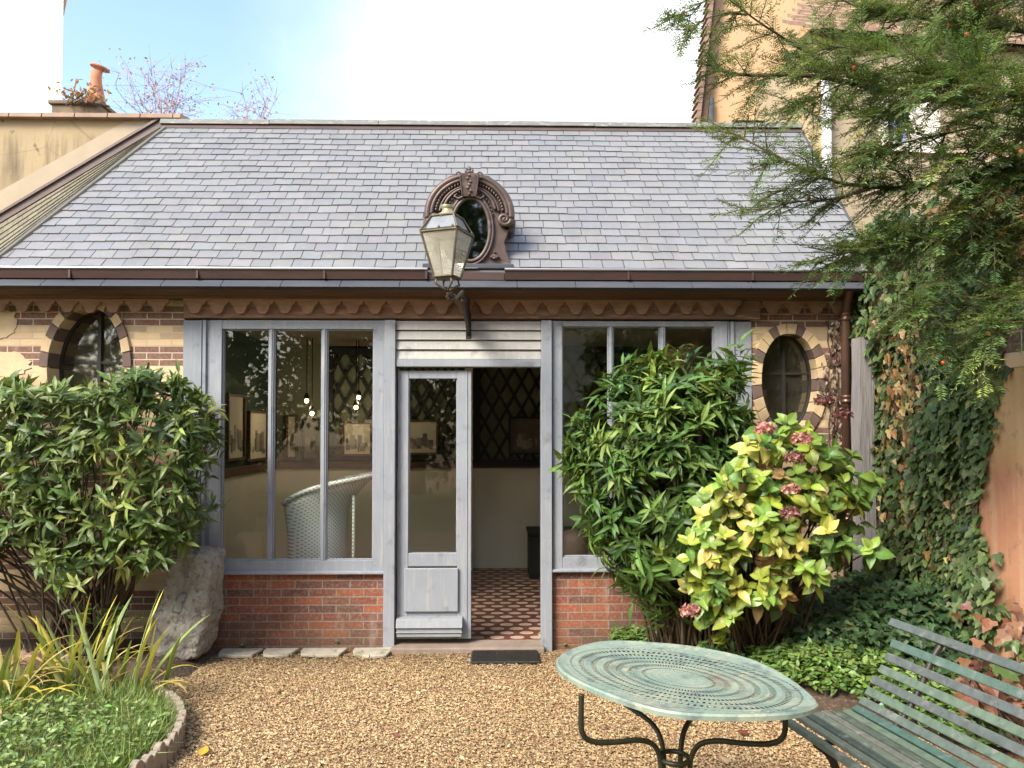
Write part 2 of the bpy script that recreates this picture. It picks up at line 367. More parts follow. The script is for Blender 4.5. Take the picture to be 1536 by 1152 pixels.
def slatemat():
    t = NT('roof_slate'); at = t.n('Attribute', attribute_name='tint')
    c = t.mix(t.math('MULTIPLY', t.noise(5.0, lo=.35, hi=.8), .45), at.outputs['Color'], (.16, .155, .15))
    c = t.mix(t.math('MULTIPLY', t.noise(28.0, detail=6, lo=.58, hi=.7), .25), c, (.30, .30, .26))
    c = t.mix(t.math('MULTIPLY', t.noise(3.0, t.coord((2.5, .6, .6)), detail=6, lo=.5, hi=.8), .30), c, (.085, .085, .088))
    c = t.mix(t.math('MULTIPLY', t.noise(11.0, detail=8, lo=.60, hi=.72), .4), c, (.24, .23, .15))
    t.bump(t.noise(45, detail=5), .3, .003)
    rr = t.math('ADD', t.math('MULTIPLY', t.noise(14.0), .2), .27)
    return t.set(c, rr, 0, .55)
M['slate'] = slatemat()
def stuccomat(name, a, b, streak, pit=(.1, .08, .05)):
    t = NT(name); h = t.coord(); v = t.coord((5, 5, .5))
    c = t.mix(t.noise(1.4, h, lo=.3, hi=.7, detail=6), a, b)
    c = t.mix(t.math('MULTIPLY', t.noise(2.2, v, detail=5, lo=.45, hi=.8), .55), c, streak)
    c = t.mix(t.math('MULTIPLY', t.noise(16.0, h, detail=2, lo=.66, hi=.72), .6), c, pit)
    t.bump(t.noise(40, detail=5), .35, .006)
    M[name] = t.set(c, .9, 0, .2); return M[name]
stuccomat('cream_stucco', (.42, .32, .18), (.32, .245, .14), (.20, .155, .095))
stuccomat('apricot_stucco', (.50, .325, .18), (.43, .275, .15), (.40, .29, .19))
stuccomat('sandy_stucco', (.36, .295, .195), (.30, .24, .155), (.24, .19, .125))
stuccomat('white_stucco', (.82, .82, .80), (.78, .78, .76), (.74, .74, .72), (.7, .7, .7))
M['render_band'] = pm('render_band', (.36, .295, .21), (.31, .255, .18), .9, 4, bump=.3, bscale=30)
def stainedwall():
    t = NT('stained_render'); x, y, z = t.xyz()
    c = t.mix(t.noise(1.4, lo=.3, hi=.7, detail=6), (.35, .275, .165), (.28, .22, .13))
    run = t.noise(3.0, t.coord((4, 4, .35)), detail=6, lo=.40, hi=.66)
    band = t.math('MULTIPLY', t.ramp(z, 3.70, 4.0), t.ramp(z, 4.36, 4.22))
    c = t.mix(t.math('MULTIPLY', t.math('MULTIPLY', run, band), .85), c, (.115, .09, .06))
    c = t.mix(t.math('MULTIPLY', t.noise(9.0, detail=3, lo=.64, hi=.70), .7), c, (.09, .07, .05))
    cr = t.n('TexVoronoi', feature='DISTANCE_TO_EDGE'); cr.inputs['Scale'].default_value = 1.3
    t.l(t.mix(.12, t.coord(), t.n('TexNoise').outputs['Color']), cr.inputs['Vector'])
    c = t.mix(t.math('MULTIPLY', t.math('LESS_THAN', cr.outputs['Distance'], .004), .3), c, (.12, .09, .06))
    t.bump(t.noise(35, detail=6), .4, .008); return t.set(c, .92, 0, .2)
M['stained_wall'] = stainedwall()
def ochremat():
    t = NT('ochre_wall'); x, y, z = t.xyz()
    zz = t.math('ADD', z, t.math('MULTIPLY', t.math('SUBTRACT', t.noise(1.6, detail=5), .5), .22))
    c = t.mix(t.noise(2.0, detail=6, lo=.3, hi=.7), (.48, .29, .115), (.41, .25, .12))
    r = t.mix(t.noise(3.0, detail=6, lo=.3, hi=.7), (.38, .165, .09), (.42, .22, .125))
    c = t.mix(t.ramp(zz, 1.45, 1.33), c, r)
    c = t.mix(t.math('MULTIPLY', t.noise(2.5, t.coord((6, 6, .6)), detail=6, lo=.45, hi=.75), .55), c, (.50, .38, .24))
    c = t.mix(t.math('MULTIPLY', t.noise(14.0, detail=5, lo=.58, hi=.70), .55), c, (.20, .12, .07))
    t.bump(t.noise(35, detail=5), .4, .006)
    return t.set(c, .9, 0, .2)
M['ochre_wall'] = ochremat()
M['roof_tile'] = pm('roof_tile', (.27, .175, .11), (.18, .115, .075), .85, 16, bump=.3, c=(.34, .25, .16), cscale=5)
M['dark_tile'] = pm('dark_tile', (.10, .05, .035), (.07, .04, .03), .8, 12, bump=.3)
M['leaf'] = leafmat('leaf'); M['ivy_leaf'] = leafmat('ivy_leaf', .12, .5, .22); M['glossy_leaf'] = leafmat('glossy_leaf', .2, .42, .32)
M['needle'] = leafmat('needle', .28, .5, .3)
M['bark'] = pm('bark', (.10, .07, .05), (.065, .048, .036), .9, 12, stretch=(1, 1, .3), bump=.7, bscale=30, bdist=.01)
M['shrub_stem'] = pm('shrub_stem', (.085, .06, .035), (.055, .04, .025), .8, 18, bump=.4)
M['soil'] = pm('soil', (.075, .05, .032), (.045, .032, .022), .95, 9, bump=.9, bscale=35, bdist=.02, c=(.16, .10, .06), cscale=40)
M['tint_stone'] = tintmat('tint_stone', .85, .25, 40, .25, .3, 150, .003)
# ------------------------------------------------------------------ the garden pavilion
pav = empty('garden_pavilion', (0, 0, 0), 'long brick garden pavilion with slate roof and grey-blue glazed shopfront', 'building')
XL, XR = -5.6, 2.63
YB, ZC = 3.0, 2.5                       # back wall, ceiling
EAV = Vector((0, -.22, 2.71))           # lower edge of the slates; the slope rises at 45 degrees
RN = Vector((0, -1, 1)).normalized()
RIDGE = PP(720, 189, RN, EAV); RY, RZ = RIDGE.y, RIDGE.z
gz0 = -.06
xa, xb = FX(275), FX(1127)              # shopfront between the brick walls
def egg(cx, cz, a, bu, bd, lean=0.0, point=0.0):
    def f(t, k=1.0, off=0.0):
        c, s = math.cos(t), math.sin(t); c = math.copysign(abs(c)**.86, c)
        b = bu if s > 0 else bd
        w = a*(1-point*max(0, s)**2)
        x = (w+off)*c*k+lean*max(0, s)**2; z = (b+off)*s*k
        return (cx+x, cz+z)
    return f
def wall_hole(mb, x0, x1, z0, z1, contour, y, n=96):
    cs = [contour(2*math.pi*i/n) for i in range(n)]
    cx = sum(c[0] for c in cs)/n; cz = sum(c[1] for c in cs)/n
    out = []
    for c in cs:
        dx, dz = c[0]-cx, c[1]-cz; ts = []
        if dx > 1e-9: ts.append((x1-cx)/dx)
        if dx < -1e-9: ts.append((x0-cx)/dx)
        if dz > 1e-9: ts.append((z1-cz)/dz)
        if dz < -1e-9: ts.append((z0-cz)/dz)
        t = min(ts); out.append((cx+dx*t, cz+dz*t))
    side = lambda p: 0 if abs(p[0]-x1) < 1e-6 else 1 if abs(p[1]-z1) < 1e-6 else 2 if abs(p[0]-x0) < 1e-6 else 3
    corner = {(0, 1): (x1, z1), (1, 2): (x0, z1), (2, 3): (x0, z0), (3, 0): (x1, z0)}
    for i in range(n):
        j = (i+1) % n; a, b, c, d = cs[i], out[i], out[j], cs[j]
        mb.add([(p[0], y, p[1]) for p in (a, b, c, d)], [(0, 1, 2, 3)])
        sa, sb = side(b), side(c)
        if sa != sb and (sa, sb) in corner:
            k = corner[(sa, sb)]; mb.add([(p[0], y, p[1]) for p in (b, k, c)], [(0, 1, 2)])
EG_L = egg(FX(128), FZ(552), FX(184)-FX(128), FZ(465)-FZ(552), FZ(552)-FZ(650), lean=.025, point=.04)
EG_R = egg(FX(1184), FZ(568), FX(1226)-FX(1184), FZ(500)-FZ(568), FZ(568)-FZ(645), point=.02)
for (x0, x1, eg) in ((XL, xa, EG_L), (xb, XR, EG_R)):
    mb = MB(); wall_hole(mb, x0, x1, gz0, 2.6, eg, 0.0)
    mb.box(x0, x0+(.2 if x0 < -3 else .03), .002, .13, gz0, 2.6); mb.box(x1-.03, x1, .002, .14, gz0, 2.6)
    mb.build('brick_wall', M['striped_brick'], pav)
# plaster patches on the left brickwork
def ragged(cx, cz, rx, rz, n=26, jag=.18):
    return [(cx+rx*math.cos(2*math.pi*i/n)*(1+random.uniform(-jag, jag)), cz+rz*math.sin(2*math.pi*i/n)*(1+random.uniform(-jag, jag))) for i in range(n)]
mb = MB()
for (px, py, rx, rz) in ((-2, 487, .13, .11), (8, 548, .16, .10), (255, 560, .0, .0)):
    if rx: mb.prism(ragged(FX(px), FZ(py), rx, rz), lambda p, k: (p[0], -.006+.012*k, p[1]))
mb.build('plaster_patch', M['plaster_patch'], pav)
def oval_window(eg, n, ring, pane_y, first, cross, cyc):
    mb = MB(); m = 5
    for k in range(n):
        mi = 1 if (k+first) % cyc == 0 else 0
        t0, t1 = 2*math.pi*(k+.03)/n, 2*math.pi*(k+.97)/n
        proud = -.024 if mi == 0 else -.019
        ts = [t0+(t1-t0)*i/m for i in range(m+1)]
        inn = [eg(t) for t in ts]; outr = [eg(t, 1.0, ring) for t in ts]
        pts = inn+outr[::-1]
        mb.prism(pts, lambda p, k, pr=proud: (p[0], pr if k == 0 else pane_y, p[1]), mi)
    o = mb.build('oval_window', [M['cream_block'], M['dark_block']], pav, bevel=.003)
    N = 64; c = [eg(2*math.pi*i/N, 1.0, .012) for i in range(N)]
    p = MB(); p.prism(c, lambda q, k: (q[0], pane_y-.006+.005*k, q[1])); p.build('pane', M['oval_glass'], o)
    b = MB(); cx, cz = eg(0)[0]-(eg(0)[0]-eg(math.pi)[0])/2, cross
    lo, hi = eg(-math.pi/2)[1], eg(math.pi/2)[1]
    top = eg(math.pi/2)[0]
    b.box(top-.012, top+.012, pane_y-.03, pane_y-.012, lo, hi)
    b.box(eg(math.pi)[0], eg(0)[0], pane_y-.027, pane_y-.015, cz-.008, cz+.008)
    b.tube([(q[0], pane_y-.02, q[1]) for q in [eg(2*math.pi*i/N, 1.0, -.004) for i in range(N)]], .011, 6, closed=True)
    b.build('glazing_bar', M['iron'], o); return o
oval_window(EG_L, 26, .062, .16, 0, FZ(545, .14), 2)
oval_window(EG_R, 27, .075, .13, 1, FZ(560, .12), 3)
# red brick bases
zs = FZ(857)
for x0, x1 in ((FX(318), FX(577)), (FX(827), xb)):
    mb = MB(); mb.box(x0, x1, -.02, .22, gz0, zs); mb.build('brick_base', M['red_brick'], pav)
# shopfront windows: frame > panes
def shop_window(x0, x1, z0, z1, stile_l, stile_r, top, bot, bars, board=None):
    g, d0, d1 = MB(), -.035, .05
    g.box(x0, x0+stile_l, d0, d1, z0, z1); g.box(x1-stile_r, x1, d0, d1, z0, z1)
    g.box(x0+stile_l, x1-stile_r, d0+.003, d1, z1-top, z1); g.box(x0+stile_l, x1-stile_r, d0+.003, d1, z0, z0+bot)
    g.hexa([(x0-.005, d0-.03, z0-.012), (x1+.005, d0-.03, z0-.012), (x1+.005, d1, z0-.012), (x0-.005, d1, z0-.012)],
           [(x0-.005, d0-.03, z0+.004), (x1+.005, d0-.03, z0+.004), (x1+.005, d1, z0+.02), (x0-.005, d1, z0+.02)])
    edges = [x0+stile_l]
    for b0, b1 in bars:
        g.box(b0, b1, d0+.008, d1-.01, z0+bot, z1-top); edges += [b0, b1]
        xm = (b0+b1)/2; g.box(xm-.006, xm+.006, d0+.001, d0+.009, z0+bot, z1-top)
    edges.append(x1-stile_r)
    for i in range(0, len(edges), 2):        # glazing beads
        a, b = edges[i], edges[i+1]; e = .009
        g.box(a, a+e, d0+.02, d0+.045, z0+bot, z1-top); g.box(b-e, b, d0+.02, d0+.045, z0+bot, z1-top)
        g.box(a+e, b-e, d0+.021, d0+.045, z1-top-e, z1-top); g.box(a+e, b-e, d0+.021, d0+.045, z0+bot, z0+bot+e)
    w = g.build('window', M['grey_blue_paint'], pav, bevel=.003)
    for i in range(0, len(edges), 2):
        p = MB(); p.box(edges[i], edges[i+1], .008, .012, z0+bot, z1-top); p.build('pane', M['glass'], w)
    return w
zt = FZ(482)
shop_window(FX(317), FX(577), FZ(856), zt, FX(334)-FX(317), FX(577)-FX(561), FZ(482)-FZ(495), FZ(839)-FZ(856), [(FX(404.5), FX(411)), (FX(483.5), FX(490.5))])
shop_window(FX(828), FX(1090), FZ(854), zt, FX(843)-FX(828), FX(1090)-FX(1071), FZ(482)-FZ(490), FZ(835)-FZ(854), [(FX(913), FX(919)), (FX(990), FX(997))])
# side boards with their mouldings
for x0, x1, m in ((xa, FX(316.5), FX(308)), (FX(1090.5), xb, FX(1098))):
    g = MB(); g.box(x0, x1, -.02, .05, gz0+.02 if x0 < 0 else .5, zt); g.box(m-.012, m+.012, -.038, -.02, .0 if x0 < 0 else .5, zt); g.box(m-.03, m-.022, -.03, -.02, .0 if x0 < 0 else .5, zt)
    g.build('side_board', M['grey_blue_paint'], pav, bevel=.003)
# door frame, transom boards, door
zl0, zl1 = FZ(551), FZ(540)
g = MB()
g.box(FX(578), FX(594.5), -.07, .07, -.02, zt); g.box(FX(811), FX(827), -.07, .07, -.02, zt)
g.box(FX(594.5), FX(811), -.055, .06, zl0, zl1)
g.build('door_frame', M['grey_blue_paint'], pav, bevel=.004)
g = MB(); n = 4; hh = (zt-zl1)/n
for i in range(n):
    z0 = zl1+i*hh
    g.hexa([(FX(594.5), -.048, z0+.002), (FX(811), -.048, z0+.002), (FX(811), .03, z0+.002), (FX(594.5), .03, z0+.002)],
           [(FX(594.5), -.03, z0+hh-.003), (FX(811), -.03, z0+hh-.003), (FX(811), .03, z0+hh-.003), (FX(594.5), .03, z0+hh-.003)])
g.build('transom_panel', M['pale_board_paint'], pav, bevel=.003)
zd1, zd0 = FZ(556, -.01), FZ(958, -.01)
d0, d1 = -.012, .035
x0, x1, x2, x3 = FX(597), FX(613), FX(686), FX(707)
gz1, gzb, gz_m = FZ(568), FZ(829), FZ(849)
g = MB()
g.box(x0, x1, d0, d1, zd0, zd1); g.box(x2, x3, d0, d1, zd0, zd1)
g.box(x1, x2, d0+.003, d1, gz1, zd1); g.box(x1, x2, d0+.003, d1, gz_m, gzb); g.box(x1, x2, d0+.003, d1, zd0, FZ(916))
g.box(x1, x1+.008, d0+.015, d1, gzb, gz1); g.box(x2-.008, x2, d0+.015, d1, gzb, gz1)
g.box(FX(700), FX(701.3), d0-.006, d0, zd0, zd1)
door = g.build('door', M['grey_blue_paint'], pav, bevel=.003)
g = MB(); g.box(x1+.008, x2-.008, .008, .012, gzb, gz1); g.build('pane', M['glass'], door)
g = MB(); g.box(FX(608), FX(688), d0-.022, d0, FZ(916), FZ(851)); g.build('kick_panel', M['grey_blue_paint'], door, bevel=.006)
g = MB(); xw0, xw1 = FX(594.8, -.08), FX(694, -.08)
za, zb_, zc_ = FZ(957, -.1), FZ(943, -.1), FZ(930, -.09)
g.hexa([(xw0, d0-.075, zb_), (xw1, d0-.075, zb_), (xw1, d0, zb_), (xw0, d0, zb_)], [(xw0, d0-.055, zc_), (xw1, d0-.055, zc_), (xw1, d0, zc_+.01), (xw0, d0, zc_+.01)])
g.box(xw0+.005, xw1-.005, d0-.06, d0, za, zb_-.004); g.box(xw0, xw1, d0-.07, d0, za+.03, za+.036)
g.build('weatherboard', M['step_board_paint'], door, bevel=.006)
g = MB(); g.box(FX(590), FX(815), -.14, .08, -.05, .035); g.build('threshold', pm('threshold_stone', (.25, .19, .15), (.18, .14, .11), .85, 9, bump=.4, bscale=30), pav, bevel=.01)
# frieze beam, fringe, cornice, gutter
z_f0, z_f1 = FZ(478, -.05), FZ(450, -.05)
g = MB(); g.box(FX(273, -.05), FX(1143, -.05), -.05, .1, z_f0, z_f1+.02); g.build('frieze_beam', M['frieze_wood'], pav, bevel=.008)
def fringe(xs, xe, y, zt_, drop, name):
    per = .1615; g = MB(); n = int((xe-xs)/per)
    prof = [(0, .10), (.06, .30), (.12, .36), (.18, .42), (.24, .66), (.30, .86), (.36, .97), (.44, 1.0), (.56, 1.0), (.64, .97), (.70, .86), (.76, .66), (.82, .42), (.88, .36), (.94, .30)]
    for i in range(n):
        wob = random.uniform(-.004, .004)
        pts = [(xs+per*(i+t), zt_-drop*d+wob) for t, d in prof]+[(xs+per*(i+1), zt_-drop*.1+wob)]
        for a, b in zip(pts, pts[1:]):
            g.hexa([(a[0], y-.024, a[1]), (b[0], y-.024, b[1]), (b[0], y, b[1]), (a[0], y, a[1])], [(a[0], y-.024, zt_+.02), (b[0], y-.024, zt_+.02), (b[0], y, zt_+.02), (a[0], y, zt_+.02)])
    return g.build(name, M['fringe_wood'], pav)
fringe(FX(275, -.05), FX(1143, -.05), -.0515, z_f1, .104, 'scalloped_fringe')
fringe(XL, FX(273, -.04), -.03, z_f1-.005, .092, 'scalloped_fringe')
fringe(FX(1144, -.04), XR-.02, -.03, z_f1-.005, .092, 'scalloped_fringe')
zc0 = z_f1
prof = [(.0, zc0), (-.09, zc0), (-.09, zc0+.018), (-.105, zc0+.022), (-.125, zc0+.034), (-.165, zc0+.042), (-.185, zc0+.052), (-.185, zc0+.064), (-.21, zc0+.068), (-.21, zc0+.09), (0, zc0+.09)]
g = MB(); g.prism(prof, lambda p, k: (XL if k == 0 else XR+.02, p[0], p[1])); g.build('cornice', M['cornice_paint'], pav)
za = FZ(431, -.30); zb_ = FZ(418, -.22)
g = MB(); seam = XL
while seam < XR:                          # sloping zinc strip in lengths
    e = min(seam+.41, XR+.03)
    g.hexa([(seam, -.305, za), (e-.003, -.305, za), (e-.003, -.20, za-.004), (seam, -.20, za-.004)], [(seam, -.30, za+.012), (e-.003, -.30, za+.012), (e-.003, -.20, zb_+.005), (seam, -.20, zb_+.005)]); seam = e
g.build('eaves_flashing', M['zinc'], pav, bevel=.002)
zg0, zg1 = FZ(419, -.25), FZ(405, -.25)
DX0, DX1 = FX(641, -.24), FX(757, -.24)
g = MB()
for s0, s1 in ((XL, DX0), (DX1, XR+.03)):
    x = s0
    while x < s1-.01:
        e = min(x+.88, s1); g.hexa([(x, -.245, zg0), (e-.004, -.245, zg0), (e-.004, -.15, zg0), (x, -.15, zg0)], [(x, -.262, zg1), (e-.004, -.262, zg1), (e-.004, -.15, zg1), (x, -.15, zg1)])
        g.box(e-.016, e-.002, -.262, -.245, zg0, zg1); x = e
    g.tube([(s0, -.262, zg1+.004), (s1, -.262, zg1+.004)], .0095, 8, 1)
g.box(DX0+.004, DX1-.004, -.235, -.15, zg0, zg1-.012)
g.build('gutter', [M['gutter_copper'], pm('zinc_lip', (.32, .33, .34), (.25, .26, .27), .35, 5, bump=0, metal=.5)], pav)
# slate roof: main slope, valley strip on the left
hipA, hipB = PP(246, 194, RN, EAV), PP(0, 386, RN, EAV)
rgtA, rgtB = PP(1197, 192, RN, EAV), PP(1301, 387, RN, EAV)
SL = (RZ-EAV.z)*math.sqrt(2)
along = Vector((0, 1, 1)).normalized()
def xat(A, B, z): return A.x+(B.x-A.x)*(z-A.z)/(B.z-A.z)
def slate_col(n):
    c = tints(n, [(.176, .178, .180), (.184, .184, .182), (.168, .170, .174), (.192, .190, .186), (.178, .178, .173)], jit=.04); return c
sv, sf, stn = [], [], []
rows = 22; ex = SL/rows
def slate_quad(a, b, c, d, nrm, th, lift0, lift1):
    """a-b lower edge, c-d upper edge"""
    o = len(sv); n0 = nrm
    for q, l in ((a, lift0), (b, lift0), (c, lift1), (d, lift1)): sv.append(tuple(q+n0*(l+th)))
    for q, l in ((a, lift0), (b, lift0), (c, lift1), (d, lift1)): sv.append(tuple(q+n0*l))
    for f in ((0, 1, 2, 3), (4, 5, 1, 0), (5, 6, 2, 1), (7, 4, 0, 3)): sf.append(tuple(i+o for i in f))
    stn.extend([slate_col(1)[0]]*8)
dcx = FX(704, -.2)
for r in range(rows):
    z0 = EAV.z+r*ex/math.sqrt(2); z1 = EAV.z+(r+1.25)*ex/math.sqrt(2)
    zt1 = min(z1, RZ)
    off = (r % 2)*.0735+random.uniform(-.012, .012)
    x = math.floor(xat(hipA, hipB, z0)/.147)*.147-.147+off
    while x < rgtB.x+.1:
        wv = .147+random.uniform(-.006, .006)
        l0, l1 = xat(hipA, hipB, z0), xat(hipA, hipB, zt1); r0, r1 = xat(rgtA, rgtB, z0), xat(rgtA, rgtB, zt1)
        a0, b0 = max(x+.0025, l0), min(x+wv-.0025, r0); a1, b1 = max(x+.0025, l1), min(x+wv-.0025, r1)
        if b0-a0 > .01 and b1-a1 > .01:
            j = random.uniform(-.004, .004); s0 = Vector((0, EAV.y+(z0-EAV.z), z0+0))+along*j; s1 = Vector((0, EAV.y+(zt1-EAV.z), zt1))
            sk = random.uniform(-.003, .003); wl_ = along*(.006*math.sin(x*2.1+r*.4)+.004*math.sin(x*5.3+r)); s0 = s0+wl_
            slate_quad(Vector((a0, s0.y, s0.z))+along*sk, Vector((b0, s0.y, s0.z))-along*sk, Vector((b1, s1.y, s1.z)), Vector((a1, s1.y, s1.z)), RN, .006, .0095+random.uniform(0, .003), .001)
        x += wv
roof = npmesh('roof', np.array(sv), np.array(sf), M['slate'], pav, np.array(stn))
# underside boarding (keeps the light out) and back slope
g = MB(); xe0, xe1 = hipA.x-1.6, XR+.12
hx = xat(hipA, hipB, EAV.z)
g.hexa([(hx, EAV.y, EAV.z-.05), (rgtB.x, EAV.y, EAV.z-.05), (rgtA.x, RY, RZ-.05), (hipA.x, RY, RZ-.05)], [(hx, EAV.y, EAV.z-.005), (rgtB.x-.004, EAV.y, EAV.z-.005), (rgtA.x-.004, RY, RZ-.005), (hipA.x, RY, RZ-.005)])
g.hexa([(hipA.x, RY, RZ-.06), (rgtA.x, RY, RZ-.06), (rgtA.x, 3.4, RZ-1.9), (XL, 3.4, RZ-1.9)], [(hipA.x, RY, RZ-.01), (rgtA.x, RY, RZ-.01), (rgtA.x, 3.4, RZ-1.85), (XL, 3.4, RZ-1.85)])
g.build('roof_boarding', pm('roof_boarding', (.15, .15, .15), None, .8, 5, bump=0), roof)
WY = RY+.06
flA, flB = P(250, 188, WY), P(0, 337, WY)
sv, sf, stn = [], [], []
def strip_pt(u, v):                       # u along the diagonal from the ridge down, v from valley line to wall
    ue = (hipA.z-EAV.z-.004)/(hipA.z-hipB.z); a = hipA.lerp(hipB, min(u, ue))+Vector((-2.6*max(0, u-ue), 0, 0)); b = flA.lerp(flB, u); return a.lerp(b, v)+Vector((0, 0, -.05*math.sin(v*math.pi)*min(u, 1)))
nu, nv = 26, 7
for i in range(nu):
    for k in range(nv):
        ju = (.5 if k % 2 else 0)
        u0, u1 = (i+ju)*1.45/nu, (i+ju+.97)*1.45/nu; v0, v1 = k/nv, min((k+1.2)/nv, 1)
        a, b, c, d = strip_pt(u0, v0), strip_pt(u1, v0), strip_pt(u1, v1), strip_pt(u0, v1)
        nr = (b-a).cross(d-a).normalized(); nr = nr if nr.z > 0 else -nr
        slate_quad(a, b, c, d, nr, .006, .012, .001)
        stn[-8:] = [(np.array((.165, .15, .095))*random.uniform(.75, 1.15))]*8
npmesh('valley_slates', np.array(sv), np.array(sf), M['slate'], roof, np.array(stn))
g = MB(); dn = Vector((0, 0, .012)); dn2 = Vector((0, 0, .05))
for i in range(12):
    for k in range(4):
        q = [strip_pt(u*1.47/12, v/4) for u, v in ((i, k), (i+1, k), (i+1, k+1), (i, k+1))]; g.hexa([p-dn2 for p in q], [p-dn for p in q])
g.build('valley_boarding', M['zinc'], roof)
# brown wall flashing down the left edge and a strip under the ridge, lead ridge cap
g = MB(); fe = flA.lerp(flB, 1.5); up_ = Vector((-.38, 0, .55)).normalized()
for a, b, w, y0 in ((flA, fe, .06, .03), (flA+up_*.06, fe+up_*.06, .022, .05)):
    g.hexa([a+Vector((0, -y0, 0)), b+Vector((0, -y0, 0)), b+Vector((0, 0, 0)), a], [a+up_*w+Vector((0, -y0, 0)), b+up_*w+Vector((0, -y0, 0)), b+up_*w, a+up_*w])
g.build('wall_flashing', M['brown_zinc'], roof)
g = MB(); x = hipA.x-.05
zr = RZ
while x < rgtA.x:
    e = min(x+1.0, rgtA.x+.02); dz = random.uniform(-.003, .003)
    g.hexa([(x, RY-.10, zr-.075), (e-.004, RY-.10, zr-.075), (e-.004, RY+.1, zr-.075), (x, RY+.1, zr-.075)], [(x, RY-.055, zr-.03), (e-.004, RY-.055, zr-.03), (e-.004, RY+.06, zr-.03), (x, RY+.06, zr-.03)], 1)
    g.hexa([(x, RY-.075, zr-.022+dz), (e-.003, RY-.075, zr-.022+dz), (e-.003, RY+.08, zr-.022), (x, RY+.08, zr-.022)], [(x, RY-.05, zr+.03+dz), (e-.003, RY-.05, zr+.03+dz), (e-.003, RY+.05, zr+.03), (x, RY+.05, zr+.03)], 0); x = e
g.build('ridge_cap', [M['ridge_lead'], M['brown_zinc']], roof, bevel=.004)
# right gable triangle under the roof edge and the zinc along it
g = MB(); g.prism([(0.02, 0), (3.3, 0), (3.3, 2.6), (RY, RZ-.06), (0.02, 2.9)], lambda p, k: (XR-.02-.06*k, p[0], p[1])); g.build('gable_wall', M['cream_stucco'], pav)
g = MB(); g.tube([rgtB+Vector((.01, 0, .0)), rgtA+Vector((.012, 0, .0))], .018, 6); g.build('edge_flashing', M['zinc'], roof)
he = hipA.lerp(hipB, (hipA.z-EAV.z-.004)/(hipA.z-hipB.z)); g = MB(); g.tube([hipA+Vector((.012, -.012, .012)), he+Vector((.012, -.012, .012))], .017, 6)
g.build('valley_roll', pm('valley_slate', (.155, .145, .11), (.12, .115, .095), .6, 9, bump=.2), roof)
# downpipe
px = FX(1270, -.09)
g = MB(); g.tube([(px-.02, -.2, 2.66), (px-.015, -.2, 2.58), (px, -.11, 2.46), (px, -.09, 2.40), (px, -.09, .05)], .034, 14)
for z in (2.40, 1.80, .95): g.lathe([(.036, -.03), (.043, -.025), (.043, -.012), (.038, -.006), (.038, .006), (.043, .012), (.043, .025), (.036, .03)], (px, -.09, z), 14)
g.build('downpipe', M['copper_pipe'], pav, smooth=True)

# --- ornate oval dormer
Yd = -.215
def DP(px, py, y=Yd): return P(px, py, y)
dc = DP(704, 322); K = 1150/(5.61+Yd)
px2 = lambda d: d/K
def dw(px, py): q = DP(px, py); return (q.x, q.z)
out = []
for i in range(31):
    a = math.pi*i/30; out.append((dc.x+px2(64)*math.cos(a), dc.z+px2(60)*math.sin(a)))
out += [dw(646, 345), dw(652, 362), dw(648, 380), dw(640, 398), dw(768, 398), dw(760, 380), dw(756, 362), dw(762, 345)]
g = MB(); g.prism(out, lambda p, k: (p[0], Yd+.02+k*.62, p[1])); dorm = g.build('dormer', M['bronze'], pav)
g = MB(); g.box(dw(634, 400)[0], dw(770, 400)[0], Yd-.02, Yd+.1, dw(700, 403.5)[1], dw(700, 396)[1])
g.build('dormer_sill', M['zinc'], dorm, bevel=.006)
oc = DP(706, 344)
def ring(mb, rx, rz, r, y, n=56, a0=0, a1=2*math.pi, c=oc, seg=8):
    pts = [(c.x+rx*math.cos(a0+(a1-a0)*i/n), y, c.z+rz*math.sin(a0+(a1-a0)*i/n)) for i in range(n if a1-a0 > 6.2 else n+1)]
    mb.tube(pts, r, seg, closed=a1-a0 > 6.2)
g = MB(); N = 48; g.prism([(oc.x+px2(28)*math.cos(2*math.pi*i/N), oc.z+px2(47)*math.sin(2*math.pi*i/N)) for i in range(N)], lambda p, k: (p[0], Yd+.002+.016*k, p[1]))
g.build('pane', M['dark_pane'], dorm)
g = MB(); ring(g, px2(29), px2(48), .014, Yd+.002); ring(g, px2(33.5), px2(53), .011, Yd+.006); g.build('oval_rim', M['bronze'], dorm, smooth=True)
g = MB()
ring(g, px2(63), px2(59), .026, Yd+.01, a0=-.10, a1=math.pi+.10, c=dc); ring(g, px2(57), px2(53), .014, Yd-.002, a0=0, a1=math.pi, c=dc)
ring(g, px2(45), px2(44), .009, Yd+.008, a0=.12, a1=math.pi-.12, c=dc); ring(g, px2(40), px2(41), .012, Yd+.008, a0=.2, a1=math.pi-.2, c=dc)
for i in range(30):                       # egg and dart
    a = .16+(math.pi-.32)*i/29
    if abs(a-math.pi/2) > .24: g.blob((dc.x+px2(51)*math.cos(a), Yd+.006, dc.z+px2(48.5)*math.sin(a)), (.011, .016, .015), 7, 5)
for i in range(22):
    a = .3+(math.pi-.6)*i/21
    if abs(a-math.pi/2) > .4: g.blob((dc.x+px2(37)*math.cos(a), Yd+.008, dc.z+px2(53)*math.sin(a)-px2(14)), (.006, .012, .010), 6, 4)
